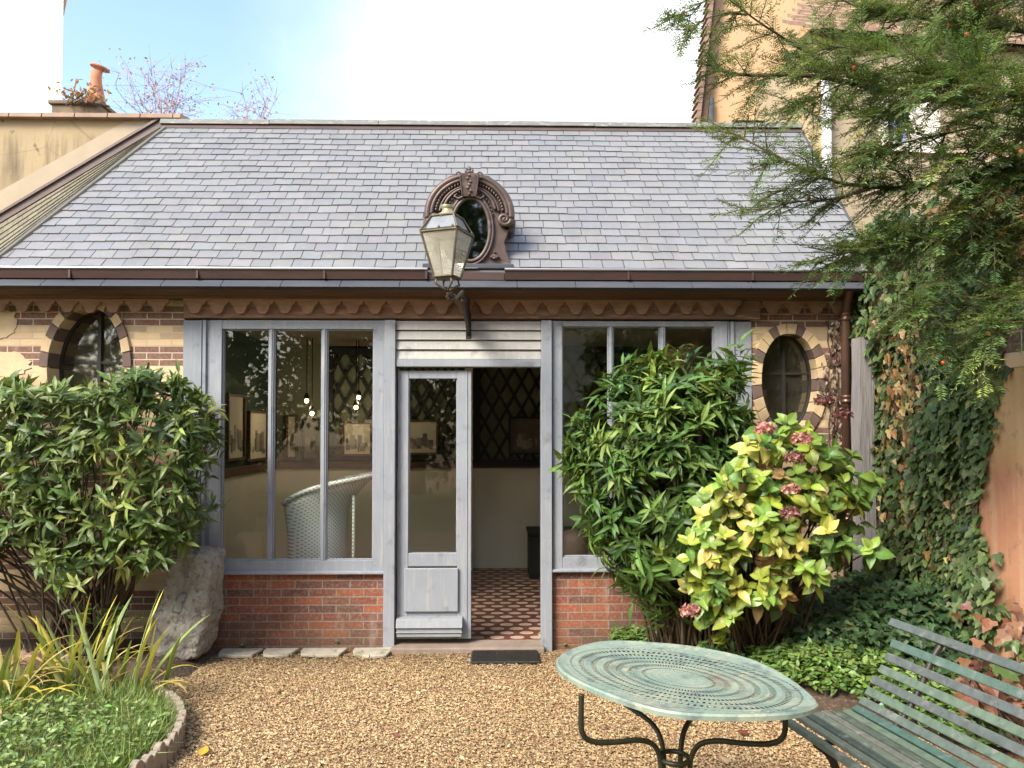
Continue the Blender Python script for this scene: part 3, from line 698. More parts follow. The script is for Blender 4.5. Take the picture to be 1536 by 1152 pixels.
for s in (-1, 1):                         # volutes at the springing
    vc = Vector((dc.x+s*px2(53), Yd+.01, dc.z-px2(7))); pts = []
    for i in range(40):
        a = i/39*math.pi*3.2; rr = .046*(1-i/44); pts.append((vc.x+s*rr*math.cos(a), Yd-.004-.012*i/39, vc.z-rr*math.sin(a)+.0))
    g.tube(pts, [.020-.010*i/39 for i in range(40)], 7); g.blob((vc.x, Yd-.012, vc.z), (.013, .02, .013))
    g.tube([(vc.x+s*.03, Yd+.02, vc.z-.02), (vc.x+s*.03, Yd+.42, vc.z-.02)], .05, 14)
g.build('archivolt', M['bronze'], dorm, smooth=True)
g = MB(); kx = dc.x
a, b, zt_, zb2 = px2(15), px2(10), dc.z+px2(60), dc.z+px2(26)
g.hexa([(kx-b, Yd-.03, zb2), (kx+b, Yd-.03, zb2), (kx+b, Yd+.03, zb2), (kx-b, Yd+.03, zb2)], [(kx-a, Yd-.05, zt_), (kx+a, Yd-.05, zt_), (kx+a, Yd+.03, zt_), (kx-a, Yd+.03, zt_)])
for s in (-1, 1):
    pts = [(kx+s*(a+.004+.018*math.cos(t)), Yd-.045, zt_-.012+.018*math.sin(t)) for t in [i*.45 for i in range(13)]]; g.tube(pts, .007, 6)
    g.tube([(kx+s*a*.92, Yd-.05, zt_-.02), (kx+s*b*1.05, Yd-.034, zb2+.01)], .006, 6)
    g.tube([(kx+s*b, Yd-.02, zb2+.0), (kx+s*(b+.03), Yd-.015, zb2-.012), (kx+s*(b+.055), Yd-.01, zb2+.004), (kx+s*(b+.05), Yd-.01, zb2+.018)], .008, 6)
for i in range(7): g.blob((kx+.012*math.sin(i*2.1), Yd-.036-.002*i, zb2+.015+(zt_-zb2-.03)*i/6), (.013, .011, .011), 6, 4)
g.build('keystone', M['bronze'], dorm, smooth=False, bevel=.003)
g = MB(); z0 = zt_
g.blob((kx, Yd-.02, z0+.012), (.028, .03, .016)); g.blob((kx, Yd-.02, z0+.036), (.016, .016, .022))
for s in (-1, 1): g.blob((kx+s*.02, Yd-.02, z0+.022), (.013, .013, .02))
g.tube([(kx-px2(52), Yd+.02, dc.z+px2(36)), (kx-px2(28), Yd+.02, dc.z+px2(57)), (kx, Yd+.02, z0+.012), (kx+px2(28), Yd+.02, dc.z+px2(57)), (kx+px2(52), Yd+.02, dc.z+px2(36))], .018, 8)
g.build('finial', M['bronze'], dorm, smooth=True)
for s in (-1, 1):
    g = MB(); q = DP(704+s*38, 386)
    for i in range(5):
        t = math.pi*(i+.5)/5; g.tube([(q.x, Yd+.012, q.z-.01), (q.x+.022*math.cos(t), Yd-.0, q.z+.018*math.sin(t)), (q.x+.040*math.cos(t), Yd+.01, q.z+.028*math.sin(t)-.008)], [.006, .011, .004], 6)
    g.blob((q.x, Yd+.01, q.z+.04), (.008, .01, .012)); g.blob((q.x, Yd+.005, q.z-.005), (.02, .014, .011))
    g.build('leaf_ornament', M['bronze'], dorm, smooth=True)

# --- the room behind the glass
RX0, RX1 = -2.46, 2.5
g = MB(); g.box(-5.4, RX1, .06, YB, -.10, .02); g.build('tiled_floor', M['floor_tiles'], pav)
g = MB(); g.box(-5.4, RX1+.1, .06, YB+.2, ZC, ZC+.06); g.build('room_ceiling', M['ceiling_paint'], pav)
zr_ = FZ(702, YB)
g = MB(); g.box(RX0, RX1, YB, YB+.1, .02, zr_); g.box(RX0-.06, RX0, .3, YB+.1, .02, zr_); g.box(RX1, RX1+.06, .15, YB, .02, ZC); g.build('dado_wall', M['cream_paint_inside'], pav)
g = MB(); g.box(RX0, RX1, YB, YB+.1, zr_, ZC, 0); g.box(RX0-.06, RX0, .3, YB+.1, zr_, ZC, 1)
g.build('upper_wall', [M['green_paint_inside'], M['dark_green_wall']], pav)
g = MB(); g.box(RX0+.02, RX1, YB-.035, YB-.001, zr_-.0, zr_+.085); g.box(RX0+.001, RX0+.035, .3, YB-.036, zr_, zr_+.085); g.build('dado_rail', M['rail_wood'], pav, bevel=.006)
def trellis(x0, x1, z0, z1, dx, dz, y, w):
    g = MB(); sl = dz/dx; t = .012
    for sgn in (1, -1):
        k = -60
        while k < 60:
            c0 = x0+k*dx; segs = []
            # line z = z0 + sgn*sl*(x-c0)
            xs_ = sorted([c0, c0+sgn*(z1-z0)/sl]); a, b = max(xs_[0], x0), min(xs_[1], x1)
            if b-a > .01:
                za_, zb3 = z0+sgn*sl*(a-c0), z0+sgn*sl*(b-c0); yy = y-(t+.001)*(sgn > 0)
                hw = w*math.hypot(1, sl)/2
                g.hexa([(a, yy, za_-hw), (b, yy, zb3-hw), (b, yy+t, zb3-hw), (a, yy+t, za_-hw)], [(a, yy, za_+hw), (b, yy, zb3+hw), (b, yy+t, zb3+hw), (a, yy+t, za_+hw)])
            k += 1
    f = .035; g.box(x0, x1, y-.03, y+t, z0-f, z0+f); g.box(x0, x1, y-.03, y+t, z1-f, z1+f); g.box(x0-f, x0+f, y-.024, y+t, z0, z1); g.box(x1-f, x1+f, y-.024, y+t, z0, z1)
    return g
trellis(FX(495, YB-.05), FX(697, YB-.05), zr_+.13, ZC-.06, .165, .30, YB-.04, .030).build('trellis', M['trellis_black'], pav)
trellis(FX(716, YB-.05), FX(800, YB-.05)+1.3, zr_+.06, ZC-.04, .165, .30, YB-.05, .032).build('trellis', M['trellis_black'], pav)
g = MB(); g.box(FX(700, YB-.1)-.02, FX(709, YB-.1), YB-.12, YB-.001, .02, ZC); g.build('wall_post', M['cream_paint_inside'], pav)
g = MB(); g.box(XL, RX0-.06, YB, YB+.2, -.05, ZC+.3); g.box(RX0-.06, XR, YB+.11, YB+.3, -.05, ZC+.06); g.build('back_wall', M['cream_stucco'], pav)
# ------------------------------------------------------------------ ground
g = MB(); g.add([(-60, -60, -.012), (60, -60, -.012), (60, 60, -.012), (-60, 60, -.012)], [(0, 1, 2, 3)])
def gravelground():
    t = NT('gravel_bed'); h = t.coord()
    vo = t.n('TexVoronoi'); vo.inputs['Scale'].default_value = 75.0; t.l(h, vo.inputs['Vector'])
    c = t.mix(t.noise(60, lo=.3, hi=.7), (.30, .19, .10), (.17, .10, .055))
    c = t.mix(t.math('MULTIPLY', t.noise(2.0, detail=5, lo=.45, hi=.75), .4), c, (.13, .085, .055))
    t.bump(t.math('MULTIPLY', vo.outputs['Distance'], -1.0), .9, .01)
    return t.set(c, .9, 0, .2)
gr = g.build('ground', gravelground()); tag(gr, kind='structure')
g = MB(); g.add([(-14, -13.8, -.004), (12, -13.8, -.004), (12, -6.3, -.004), (-14, -6.3, -.004)], [(0, 1, 2, 3)])
tag(g.build('lawn', pm('mown_grass', (.07, .13, .03), (.05, .095, .025), .95, 6, bump=.8, bscale=70, bdist=.02, c=(.14, .15, .05), cscale=15)), kind='structure')
# ------------------------------------------------------------------ the wall on the left with its coping
gw = empty('garden_wall', (-5.0, WY+.1, 0), 'stained cream rendered wall rising beside the left end of the slate roof', 'wall')
wt = FZ(184.5, WY)
g = MB(); g.box(-9.0, flA.x-.02, WY, WY+.3, 0, wt); g.build('wall_face', M['stained_wall'], gw)
g = MB(); e0, e1 = flA+up_*.075, fe+up_*.075; w_ = .20
g.hexa([e0+Vector((0, -.006, 0)), e1+Vector((0, -.006, 0)), e1+Vector((0, .01, 0)), e0+Vector((0, .01, 0))],
       [Vector((flA.x-.37, WY-.006, wt-.006)), e1+Vector((-.10, -.006, w_)), e1+Vector((-.10, .01, w_)), Vector((flA.x-.37, WY+.01, wt-.006))])
g.build('render_band', M['render_band'], gw)
g = MB(); x = -9.0
while x < flA.x+.10:
    e = min(x+.30, flA.x+.16); g.hexa([(x, WY-.07, wt), (e-.006, WY-.07, wt), (e-.006, WY+.36, wt), (x, WY+.36, wt)], [(x, WY-.06, wt+.045), (e-.006, WY-.06, wt+.045), (e-.006, WY+.15, wt+.085), (x, WY+.15, wt+.085)]); x = e
g.build('coping', pm('coping_tile', (.26, .17, .11), (.18, .115, .08), .7, 7, bump=.3), gw, bevel=.005)
# ------------------------------------------------------------------ houses around
wh = empty('white_house', (-11, 12, 0), 'tall bleached white house wall at the top left beyond the garden wall', 'house')
q = P(94, 60, 11.0)
g = MB(); bk_ = q.x*(18+5.61)/(11+5.61)-.3; g.hexa([(-24, 11, 0), (q.x, 11, 0), (bk_, 18, 0), (-30, 18, 0)], [(-24, 11, 14.5), (q.x, 11, 14.5), (bk_, 18, 14.5), (-30, 18, 14.5)]); g.build('house_wall', M['white_stucco'], wh)
g = MB(); g.hexa([(-24.3, 10.8, 14.5), (q.x+.1, 10.8, 14.5), (bk_+.1, 18.4, 14.5), (-30.3, 18.4, 14.5)], [(-24.3, 14, 17), (q.x-1, 14, 17), (q.x-1.2, 14.6, 17), (-24.3, 14.6, 17)]); g.build('house_roof', M['roof_tile'], wh)
oh = empty('apricot_house', (4.2, 4.5, 0), 'tall apricot rendered house behind the right end of the slate roof', 'house')
YA = 3.6
ql, qr = P(1056, 180, YA), P(1222, 180, YA); tl = P(1083, -60, YA)
def slab(pts, y0, y1, mat, name, parent, **k):
    m = MB(); m.prism(pts, lambda p, kk: (p[0], y0 if kk == 0 else y1, p[1])); return m.build(name, mat, parent, **k)
bl = ql.x-(ql.z)*(tl.x-ql.x)/(tl.z-ql.z)*.55
m_ = MB(); m_.prism([(ql.x-.05, 0), (qr.x+1.2, 0), (qr.x+1.2, tl.z), (tl.x, tl.z), (ql.x, ql.z)], lambda p, k: (p[0]+k*2.1, YA+5*k, p[1])); m_.build('house_wall', M['apricot_stucco'], oh)
e0, e1 = P(1046, 190, YA-.12), P(1074, -60, YA-.12); f0, f1 = P(1060, 190, YA-.12), P(1086, -60, YA-.12)
slab([(e0.x, e0.z), (f0.x, f0.z), (f1.x, f1.z), (e1.x, e1.z)], YA-.12, YA+.12, M['dark_tile'], 'verge_board', oh)
g = MB(); n = 22
for i in range(n):
    a, b = i/n, (i+.93)/n; p0, p1 = e0.lerp(e1, a), e0.lerp(e1, b); w = .05
    g.hexa([(p0.x-w, YA-.16, p0.z), (p0.x+.02, YA-.16, p0.z), (p0.x+.02, YA+.1, p0.z), (p0.x-w, YA+.1, p0.z)], [(p1.x-w*.5, YA-.16, p1.z), (p1.x+.02, YA-.16, p1.z), (p1.x+.02, YA+.1, p1.z), (p1.x-w*.5, YA+.1, p1.z)])
g.build('verge_tiles', pm('verge_tile', (.26, .17, .12), (.16, .10, .08), .85, 10, bump=.3), oh)
q = P(1064, 165, YA-.06); g = MB(); g.tube([(q.x, q.y, 0), (q.x, q.y, FZ(148, YA))], .055, 10); g.build('drainpipe', M['zinc'], oh, smooth=True)
x0, x1 = P(1097, 185, YA).x, P(1196, 185, YA).x
g = MB(); k = 0; x = x0
while x < x1-.05:
    e = min(x+.19, x1); g.hexa([(x, YA-.22, FZ(188, YA)), (e-.006, YA-.22, FZ(188, YA)), (e-.006, YA, FZ(188, YA)), (x, YA, FZ(188, YA))], [(x, YA-.05, FZ(180, YA)), (e-.006, YA-.05, FZ(180, YA)), (e-.006, YA, FZ(180, YA)), (x, YA, FZ(180, YA))]); x = e
g.build('lean_to_slates', M['zinc'], oh)
# sandy house at the right, turned a little
sh = empty('sandy_house', (5.0, 2.5, 0), 'sandy rendered house with brown tiled roof behind the yew branches at the right', 'house')
YS = 2.2; rot = R(-7)
o0 = P(1240, 640, YS); cs, sn = math.cos(rot), math.sin(rot)
def SW(u, d, z): return (o0.x+u*cs-d*sn*-1*-1, YS+u*-sn+d*cs, z) if False else (o0.x+u*cs+d*sn, YS-u*sn+d*cs, z)
ze = FZ(44, YS)
def sbox(mb, u0, u1, d0, d1, z0, z1, mi=0):
    mb.hexa([SW(u0, d0, z0), SW(u1, d0, z0), SW(u1, d1, z0), SW(u0, d1, z0)], [SW(u0, d0, z1), SW(u1, d0, z1), SW(u1, d1, z1), SW(u0, d1, z1)], mi)
def U(px): return (P(px, 640, YS).x-o0.x)*1.02
g = MB(); wu0, wu1, wz0, wz1 = U(1342), U(1378), FZ(204, YS), FZ(140, YS)
sbox(g, U(1234), wu0, 0, .3, 0, ze); sbox(g, wu1, 9, 0, .3, 0, ze); sbox(g, wu0, wu1, 0, .3, 0, wz0); sbox(g, wu0, wu1, 0, .3, wz1, ze)
sbox(g, U(1234), U(1234)+.3, .3, 6, 0, ze)
g.build('house_wall', M['sandy_stucco'], sh)
g = MB(); sbox(g, U(1216), U(1234), -.05, .4, 0, ze); g.build('corner_pier', M['cream_stucco'], sh)
g = MB(); q = SW(U(1238), -.08, 0); g.tube([(q[0], q[1], 0), (q[0], q[1], FZ(118, YS))], .05, 10); g.build('drainpipe', pm('pale_pipe', (.48, .48, .48), (.4, .4, .4), .5, 5, bump=0), sh, smooth=True)
g = MB(); sbox(g, wu0-.10, wu1+.32, -.04, -.001, wz0-.1, wz0); sbox(g, wu1, wu1+.34, -.025, -.001, wz0, wz1); sbox(g, wu0-.10, wu0, -.025, -.001, wz0, wz1); sbox(g, wu0-.1, wu1+.34, -.03, -.001, wz1, wz1+.12)
wf = g.build('window', pm('pale_trim', (.68, .62, .52), (.6, .55, .46), .8, 5, bump=.1), sh)
g = MB(); sbox(g, wu0, wu1, .10, .12, wz0, wz1); g.build('pane', M['dark_pane'], wf)
g = MB(); um = (wu0+wu1)/2
for a, b, c, d in ((wu0, wu0+.03, wz0, wz1), (wu1-.03, wu1, wz0, wz1), (um-.02, um+.02, wz0, wz1)): sbox(g, a, b, .05, .098, c, d)
for i in range(5):
    zz = wz0+(wz1-wz0)*i/4; sbox(g, wu0+.03, um-.02, .055, .098, zz-.016, zz+.016); sbox(g, um+.02, wu1-.03, .055, .098, zz-.016, zz+.016)
g.build('sash', pm('blue_sash', (.30, .38, .58), (.24, .32, .5), .5, 5, bump=0), wf)
g = MB(); pitch = R(42)
for i in range(26):
    d0_ = -.14+i*.14*math.cos(pitch); z0_ = ze-.03+i*.14*math.sin(pitch); u = U(1178)+(.09 if i % 2 else 0)+i*.085
    while u < 9:
        uu = u+.17; zj = random.uniform(-.012, .012)
        g.hexa([SW(u, d0_, z0_+zj), SW(uu-.006, d0_, z0_+zj), SW(uu-.006, d0_+.16, z0_+.115), SW(u, d0_+.16, z0_+.115)], [SW(u, d0_, z0_+.042+zj), SW(uu-.006, d0_, z0_+.042+zj), SW(uu-.006, d0_+.16, z0_+.150), SW(u, d0_+.16, z0_+.150)]); u = uu
hr = g.build('house_roof', M['roof_tile'], sh)
g = MB(); dd = 26*.14; g.hexa([SW(U(1214), -.08, ze-.06), SW(9, -.08, ze-.06), SW(9, 5.5, ze-.06), SW(U(1214)+2.4, 5.5, ze-.06)], [SW(U(1214), -.08, ze-.03), SW(9, -.08, ze-.03), SW(9, dd*math.cos(pitch)-.3, ze+dd*math.sin(pitch)-.06), SW(U(1214)+2.2, dd*math.cos(pitch)-.3, ze+dd*math.sin(pitch)-.06)])
g.build('eaves_board', M['dark_tile'], hr)
# ochre garden wall on the right, running towards the viewer
WX = 2.68
ow = empty('ochre_wall', (WX, -2.2, 0), 'ochre and salmon garden wall at the right under the ivy', 'wall')
g = MB(); g.box(WX, WX+.3, -7, .0, 0, 2.95); g.box(WX+.05, WX+.3, 0, 2.1, 0, 2.95); g.build('wall_face', M['ochre_wall'], ow)
a, b = PX(1505, 470, WX), PX(1575, 545, WX)
g = MB(); g.box(WX-.008, WX, b.y, a.y, b.z+.0, a.z+.25); g.build('exposed_brickwork', brickmat('exposed_brick', [((.58, .42, .24), (.50, .36, .2)), ((.13, .075, .06), (.12, .07, .05))], row=.11, width=.26, mortar=(.5, .4, .28), stripes=(2, 1)), ow)
gp = empty('weathered_post', (2.58, -.25, 0), 'grey weathered timber post in the corner beside the copper downpipe', 'post')
q0, q1 = FX(1285, -.25), FX(1309, -.25)
g = MB(); n = 9; rings = []
for i in range(n):
    z = -.02+2.25*i/(n-1); j = [random.uniform(-.012, .012) for _ in range(4)]
    rings.append([(q0+j[0], -.30, z), (q1+j[1], -.29, z), (q1+j[2], -.16, z), (q0+j[3], -.17, z)])
for a, b in zip(rings, rings[1:]): g.hexa(a, b)
g.build('post_timber', pm('grey_timber', (.30, .28, .27), (.20, .185, .18), .9, 7, stretch=(9, 9, .7), bump=.8, bscale=9, bdist=.012), gp)
# chimney beyond the wall
ch = empty('chimney', (P(140, 170, 4.2).x, 4.2, 3), 'terracotta chimney pipe with tilted cap above the garden wall', 'chimney')
YC = 4.2
def CP(px, py): return P(px, py, YC)
g = MB(); a, b = CP(92, 164), CP(164, 164); g.box(a.x, b.x, YC-.22, YC+.12, 2.0, a.z-.03); g.box(a.x-.03, b.x+.03, YC-.25, YC+.15, a.z-.03, a.z+.02); g.build('chimney_stack', pm('old_stone', (.20, .15, .095), (.13, .10, .07), .9, 9, bump=.5, bscale=25), ch, bevel=.01)
tc = pm('terracotta', (.42, .17, .085), (.32, .13, .07), .75, 8, bump=.15)
g = MB(); s_ = (5.61+YC)/1150; c = CP(146, 160)
g.lathe([(r*s_, (160-y)*s_) for r, y in ((14, 160), (12.5, 150), (10.5, 140), (8.5, 130), (7.8, 122), (8.2, 111))], (c.x, YC-.04, c.z+.018), 18); g.build('chimney_pot', tc, ch, smooth=True)
g = MB(); top = CP(150, 103)
n = 20; rim = []
for k in range(n):
    t = 2*math.pi*k/n; rim.append(Vector((top.x+13.5*s_*math.cos(t), YC+13.5*s_*math.sin(t), top.z-.26*13.5*s_*math.cos(t))))
g.add([tuple(v) for v in rim]+[tuple(v+Vector((0, 0, .018))) for v in rim]+[(top.x, YC, top.z+.045)], [tuple(range(n))[::-1]]+[(k, (k+1) % n, n+(k+1) % n, n+k) for k in range(n)]+[(n+k, n+(k+1) % n, 2*n) for k in range(n)])
for sx in (-1, 1): g.tube([(c.x+sx*6*s_, YC, CP(0, 113).z+.03), (c.x+.01+sx*6.5*s_, YC, CP(0, 103).z)], .008, 5)
g.build('chimney_cap', tc, ch)
# sunlit wall across the garden that the right-hand window mirrors
fh = empty('facing_house', (3, -15, 0), 'sunlit cream house mirrored in the pane right of the doorway', 'house')
ca_, sa_ = math.cos(R(42)), math.sin(R(42))          # its front looks towards the left and the pavilion
def FH(u, d, z): return (1.0+u*ca_+d*sa_, -15.6+u*sa_-d*ca_, z)
def fbox(u0, u1, d0_, d1_, z0, z1):
    m = MB(); m.hexa([FH(u0, d0_, z0), FH(u1, d0_, z0), FH(u1, d1_, z0), FH(u0, d1_, z0)], [FH(u0, d0_, z1), FH(u1, d0_, z1), FH(u1, d1_, z1), FH(u0, d1_, z1)]); return m
fbox(-2, 7, 0, .3, 0, 6.0).build('house_wall', M['cream_paint_inside'], fh)
fbox(-2, 7, -.1, -.001, 2.25, 2.42).build('string_course', M['white_stucco'], fh)
g = MB(); g.hexa([FH(-2.3, -.4, 6), FH(7.3, -.4, 6), FH(7.3, 4, 6), FH(-2.3, 4, 6)], [FH(-2.3, 1.7, 8), FH(7.3, 1.7, 8), FH(7.3, 2, 8), FH(-2.3, 2, 8)]); g.build('house_roof', M['roof_tile'], fh)
# ------------------------------------------------------------------ wall lantern
YL = -.86; sl = (5.61+YL)/1150
L0 = P(671, 418, YL)
lan = empty('wall_lantern', L0, 'old four sided glazed lantern on a scrolled bracket above the door', 'lantern')
lr = R(-22)
def LZ(py): return P(671, py, YL).z
def lq(hw, py):
    z = LZ(py); return [Vector((L0.x+hw*sl*(sx*math.cos(lr)-sy*math.sin(lr)), YL+hw*sl*(sx*math.sin(lr)+sy*math.cos(lr)), z)) for sx, sy in ((-1, -1), (1, -1), (1, 1), (-1, 1))]
bot, rim, rt = lq(15, 416), lq(29.5, 351), lq(18, 326)
g = MB()
for i in range(4):
    j = (i+1) % 4; g.tube([bot[i], rim[i]], .0075, 6); g.tube([rim[i], rim[j]], .009, 6); g.tube([bot[i], bot[j]], .007, 6); g.tube([rim[i]+Vector((0, 0, .01)), rt[i]], .006, 6); g.tube([rt[i], rt[j]], .006, 6)
    for t in (.12, .5, .88): g.blob(rim[i].lerp(rim[j], t)+Vector((0, 0, .014)), (.008, .008, .013), 6, 4)
ro = lq(32, 349.5); ri = lq(27, 348.5); g.hexa(ro, [v+Vector((0, 0, .006)) for v in ri])
g.hexa(lq(13, 419), bot)
g.build('lantern_frame', M['lamp_metal'], lan)
for i in range(4):
    j = (i+1) % 4; cen = (rim[i]+rim[j])/2-Vector((L0.x, YL, 0)); nn = Vector((cen.x, cen.y, 0)).normalized()*.003
    g = MB(); g.hexa([bot[i], bot[j], bot[j]-nn, bot[i]-nn], [rim[i], rim[j], rim[j]-nn, rim[i]-nn]); g.build('pane', M['lamp_glass'], lan)
g = MB(); g.hexa(lq(26, 349), lq(17, 327)); g.build('lantern_roof', pm('lantern_roof_metal', (.13, .15, .17), (.07, .08, .09), .5, 11, bump=.1, metal=.1), lan)
g = MB(); g.lathe([(19*sl, 0), (18*sl, 4*sl), (11*sl, 8*sl), (8*sl, 12*sl), (8*sl, 15*sl), (12*sl, 18.5*sl), (11*sl, 19*sl), (6*sl, 17*sl)], (L0.x, YL, LZ(328)), 18); g.build('lantern_chimney', M['lamp_brass'], lan, smooth=True)
g = MB(); e = P(694, 446, -.52); b0 = Vector((L0.x, YL, LZ(419)))
for k in range(4):
    t = lr+math.pi/4+k*math.pi/2; r_ = 13*sl*1.3
    p0 = b0+Vector((r_*math.cos(t), r_*math.sin(t), 0)); g.tube([p0, b0+Vector((r_*1.15*math.cos(t), r_*1.15*math.sin(t), -.03)), b0+Vector((r_*.5*math.cos(t), r_*.5*math.sin(t), -.055)), b0+Vector((0, 0, -.075))], [.006, .008, .007, .006], 6)
mid = b0+Vector((.01, .02, -.085)); g.blob(mid, (.02, .02, .014)); g.blob(mid+Vector((0, 0, .03)), (.013, .013, .018))
for k in range(2):
    cc = mid+Vector((.01, .01, -.015-.0*k)); g.tube([cc+Vector(((.028-.002*i*.3)*math.cos(i*.5+k*3), .02*math.sin(i*.2), (.022-.0004*i)*math.sin(i*.5+k*3))) for i in range(16)], .005, 5)
g.tube([mid, mid+Vector((.03, .08, -.03)), e+Vector((0, -.05, .03)), e], [.010, .012, .010, .012], 7)
g.build('scroll_bracket', M['lamp_metal'], lan, smooth=True)
wl, wu = P(703, 508, -.035), P(703, 449, -.035)
def slabv(a, b, c, d, w): 
    o = Vector((w, 0, 0)); return [a-o, a+o, b+o, b-o], [d-o, d+o, c+o, c-o]
g = MB(); A, B = slabv(wl, Vector((wl.x, wl.y, wl.z+.01)), wu, e+Vector((0, 0, .012)), .011)
g.prism([(wl.y, wl.z), (wl.y-.025, wl.z+.03), (e.y, e.z-.03), (e.y, e.z+.015), (wu.y, wu.z), ], lambda p, k: (wl.x+(p[0]-wl.y)/(e.y-wl.y)*(e.x-wl.x)-.010+.02*k, p[0], p[1]))
g.box(wl.x-.02, wl.x+.02, -.034, -.05, wl.z-.005, wu.z-.10)
for i in range(4):
    q = Vector((wl.x, wl.y, wl.z)).lerp(e, .2+.2*i); g.blob(q+Vector((0, 0, .03)), (.018, .02, .02), 7, 5)
g.build('wall_console', M['iron'], lan, bevel=.003)
# ------------------------------------------------------------------ round garden table
tcen = PZ(1031, 1021, .72)
tab = empty('garden_table', (tcen.x, tcen.y, 0), 'round verdigris metal garden table with pierced top and curved legs', 'table')
outl = [(833, 993), (838, 984), (852, 975), (888, 964), (915, 961.5), (945, 961.5), (1030, 968), (1100, 981), (1140, 994), (1178, 1013), (1206, 1033), (1227, 1052), (1228, 1058), (1218, 1064), (1196, 1070), (1160, 1073.5), (1105, 1075), (1010, 1072), (945, 1055), (880, 1030), (846, 1012), (836, 1001)]
op = [PZ(x, y, .72) for x, y in outl]; op = [(p.x, p.y) for p in op]
def chaikin(p, n=2):
    for _ in range(n):
        q = []
        for i in range(len(p)):
            a, b = p[i], p[(i+1) % len(p)]; q += [(a[0]*.75+b[0]*.25, a[1]*.75+b[1]*.25), (a[0]*.25+b[0]*.75, a[1]*.25+b[1]*.75)]
        p = q
    return p
op = chaikin(op); n = len(op); mcx, mcy = sum(p[0] for p in op)/n, sum(p[1] for p in op)/n
g = MB(); ringsT = [(1.0, -.016), (1.0, -.002), (.985, .004), (.93, -.001), (.6, -.006), (.3, -.008)]
o = 0
for k, dz in ringsT: g.v += [(mcx+(p[0]-mcx)*k, mcy+(p[1]-mcy)*k, .72+dz) for p in op]
g.v.append((mcx, mcy, .712))
for r in range(len(ringsT)-1):
    for i in range(n): g.f.append((r*n+i, r*n+(i+1) % n, (r+1)*n+(i+1) % n, (r+1)*n+i)); g.mi.append(0)
r = len(ringsT)-1
for i in range(n): g.f.append((r*n+i, r*n+(i+1) % n, len(g.v)-1)); g.mi.append(0)
b0_ = len(g.v); g.v += [(mcx+(p[0]-mcx)*.97, mcy+(p[1]-mcy)*.97, .706) for p in op]; g.v.append((mcx, mcy, .704))
for i in range(n):
    g.f.append((i, b0_+i, b0_+(i+1) % n, (i+1) % n)); g.mi.append(0); g.f.append((b0_+(i+1) % n, b0_+i, len(g.v)-1)); g.mi.append(0)
def tabletop():
    t = NT('verdigris_top'); x, y, z = t.xyz()
    sx = max(p[0] for p in op)-mcx; sy = max(p[1] for p in op)-mcy
    # skewed ellipse coordinates that follow the outline
    dx = t.math('SUBTRACT', x, mcx); dy = t.math('SUBTRACT', y, mcy)
    dx2 = t.math('ADD', dx, t.math('MULTIPLY', dy, KSKEW)); 
    ux = t.math('DIVIDE', dx2, SXX); uy = t.math('DIVIDE', dy, SYY)
    rr = t.math('SQRT', t.math('ADD', t.math('POWER', ux, 2), t.math('POWER', uy, 2)))
    rr = t.math('ADD', rr, t.math('MULTIPLY', t.math('SUBTRACT', t.noise(6), .5), .02))
    an = t.math('ARCTAN2', uy, ux)
    c = t.mix(t.noise(7, detail=6, lo=.35, hi=.65), (.19, .265, .215), (.29, .33, .25))
    c = t.mix(t.math('MULTIPLY', t.noise(13, detail=5, lo=.52, hi=.68), .7), c, (.085, .115, .125))
    c = t.mix(t.math('MULTIPLY', t.noise(20, detail=5, lo=.6, hi=.72), .8), c, (.42, .39, .27))
    c = t.mix(t.math('MULTIPLY', t.noise(4.5, detail=5, lo=.6, hi=.7), .75), c, (.17, .13, .10))
    # embossed rings
    ringw = t.math('SINE', t.math('ADD', t.math('MULTIPLY', rr, 110.0), t.math('MULTIPLY', t.noise(3.0), 9.0)))
    inside = t.math('LESS_THAN', rr, .86)
    dark = t.math('MULTIPLY', t.math('GREATER_THAN', ringw, .35), inside)
    c = t.mix(t.math('MULTIPLY', dark, t.math('MULTIPLY', t.noise(5, lo=.42, hi=.75), .5)), c, (.06, .075, .07))
    # punched slots in rings
    k = 0.0837*1; ph = t.math('FRACT', t.math('MULTIPLY', rr, 10.0)); inr = t.math('LESS_THAN', t.math('ABSOLUTE', t.math('SUBTRACT', ph, .5)), .21)
    cell = t.math('FRACT', t.math('ADD', t.math('MULTIPLY', an, 104/(2*math.pi)), t.math('MULTIPLY', ph, .8))); ina = t.math('LESS_THAN', t.math('ABSOLUTE', t.math('SUBTRACT', cell, .5)), .24)
    hole = t.math('MULTIPLY', t.math('MULTIPLY', inr, ina), t.math('MULTIPLY', t.math('LESS_THAN', rr, .84), t.math('GREATER_THAN', rr, .25)))
    t.bump(t.math('ADD', t.math('MULTIPLY', ringw, .3), t.noise(50)), .25, .003)
    t.set(c, .5, .15, .4)
    tr = t.n('BsdfTransparent'); mx = t.n('MixShader'); t.l(hole, mx.inputs[0]); t.l(t.b.outputs[0], mx.inputs[1]); t.l(tr.outputs[0], mx.inputs[2]); t.l(mx.outputs[0], t.out.inputs[0])
    return t.m
A_ = np.array([(p[0]-mcx, p[1]-mcy) for p in op]); cov = np.cov(A_.T)
KSKEW = -cov[0, 1]/cov[1, 1]; SYY = math.sqrt(2*cov[1, 1])*1.0; SXX = math.sqrt(2*(cov[0, 0]-cov[0, 1]**2/cov[1, 1]))
top = g.build('tabletop', tabletop(), tab, smooth=False)
legm = pm('green_black_iron', (.022, .028, .018), (.045, .045, .025), .45, 12, bump=.2, metal=.4)
hub = Vector((mcx, mcy, .34))
def smooth_path(p, n=2):
    p = [Vector(q) for q in p]
    for _ in range(n):
        q = [p[0]]
        for a, b in zip(p, p[1:]): q += [a.lerp(b, .25), a.lerp(b, .75)]
        p = q+[p[-1]]
    return p
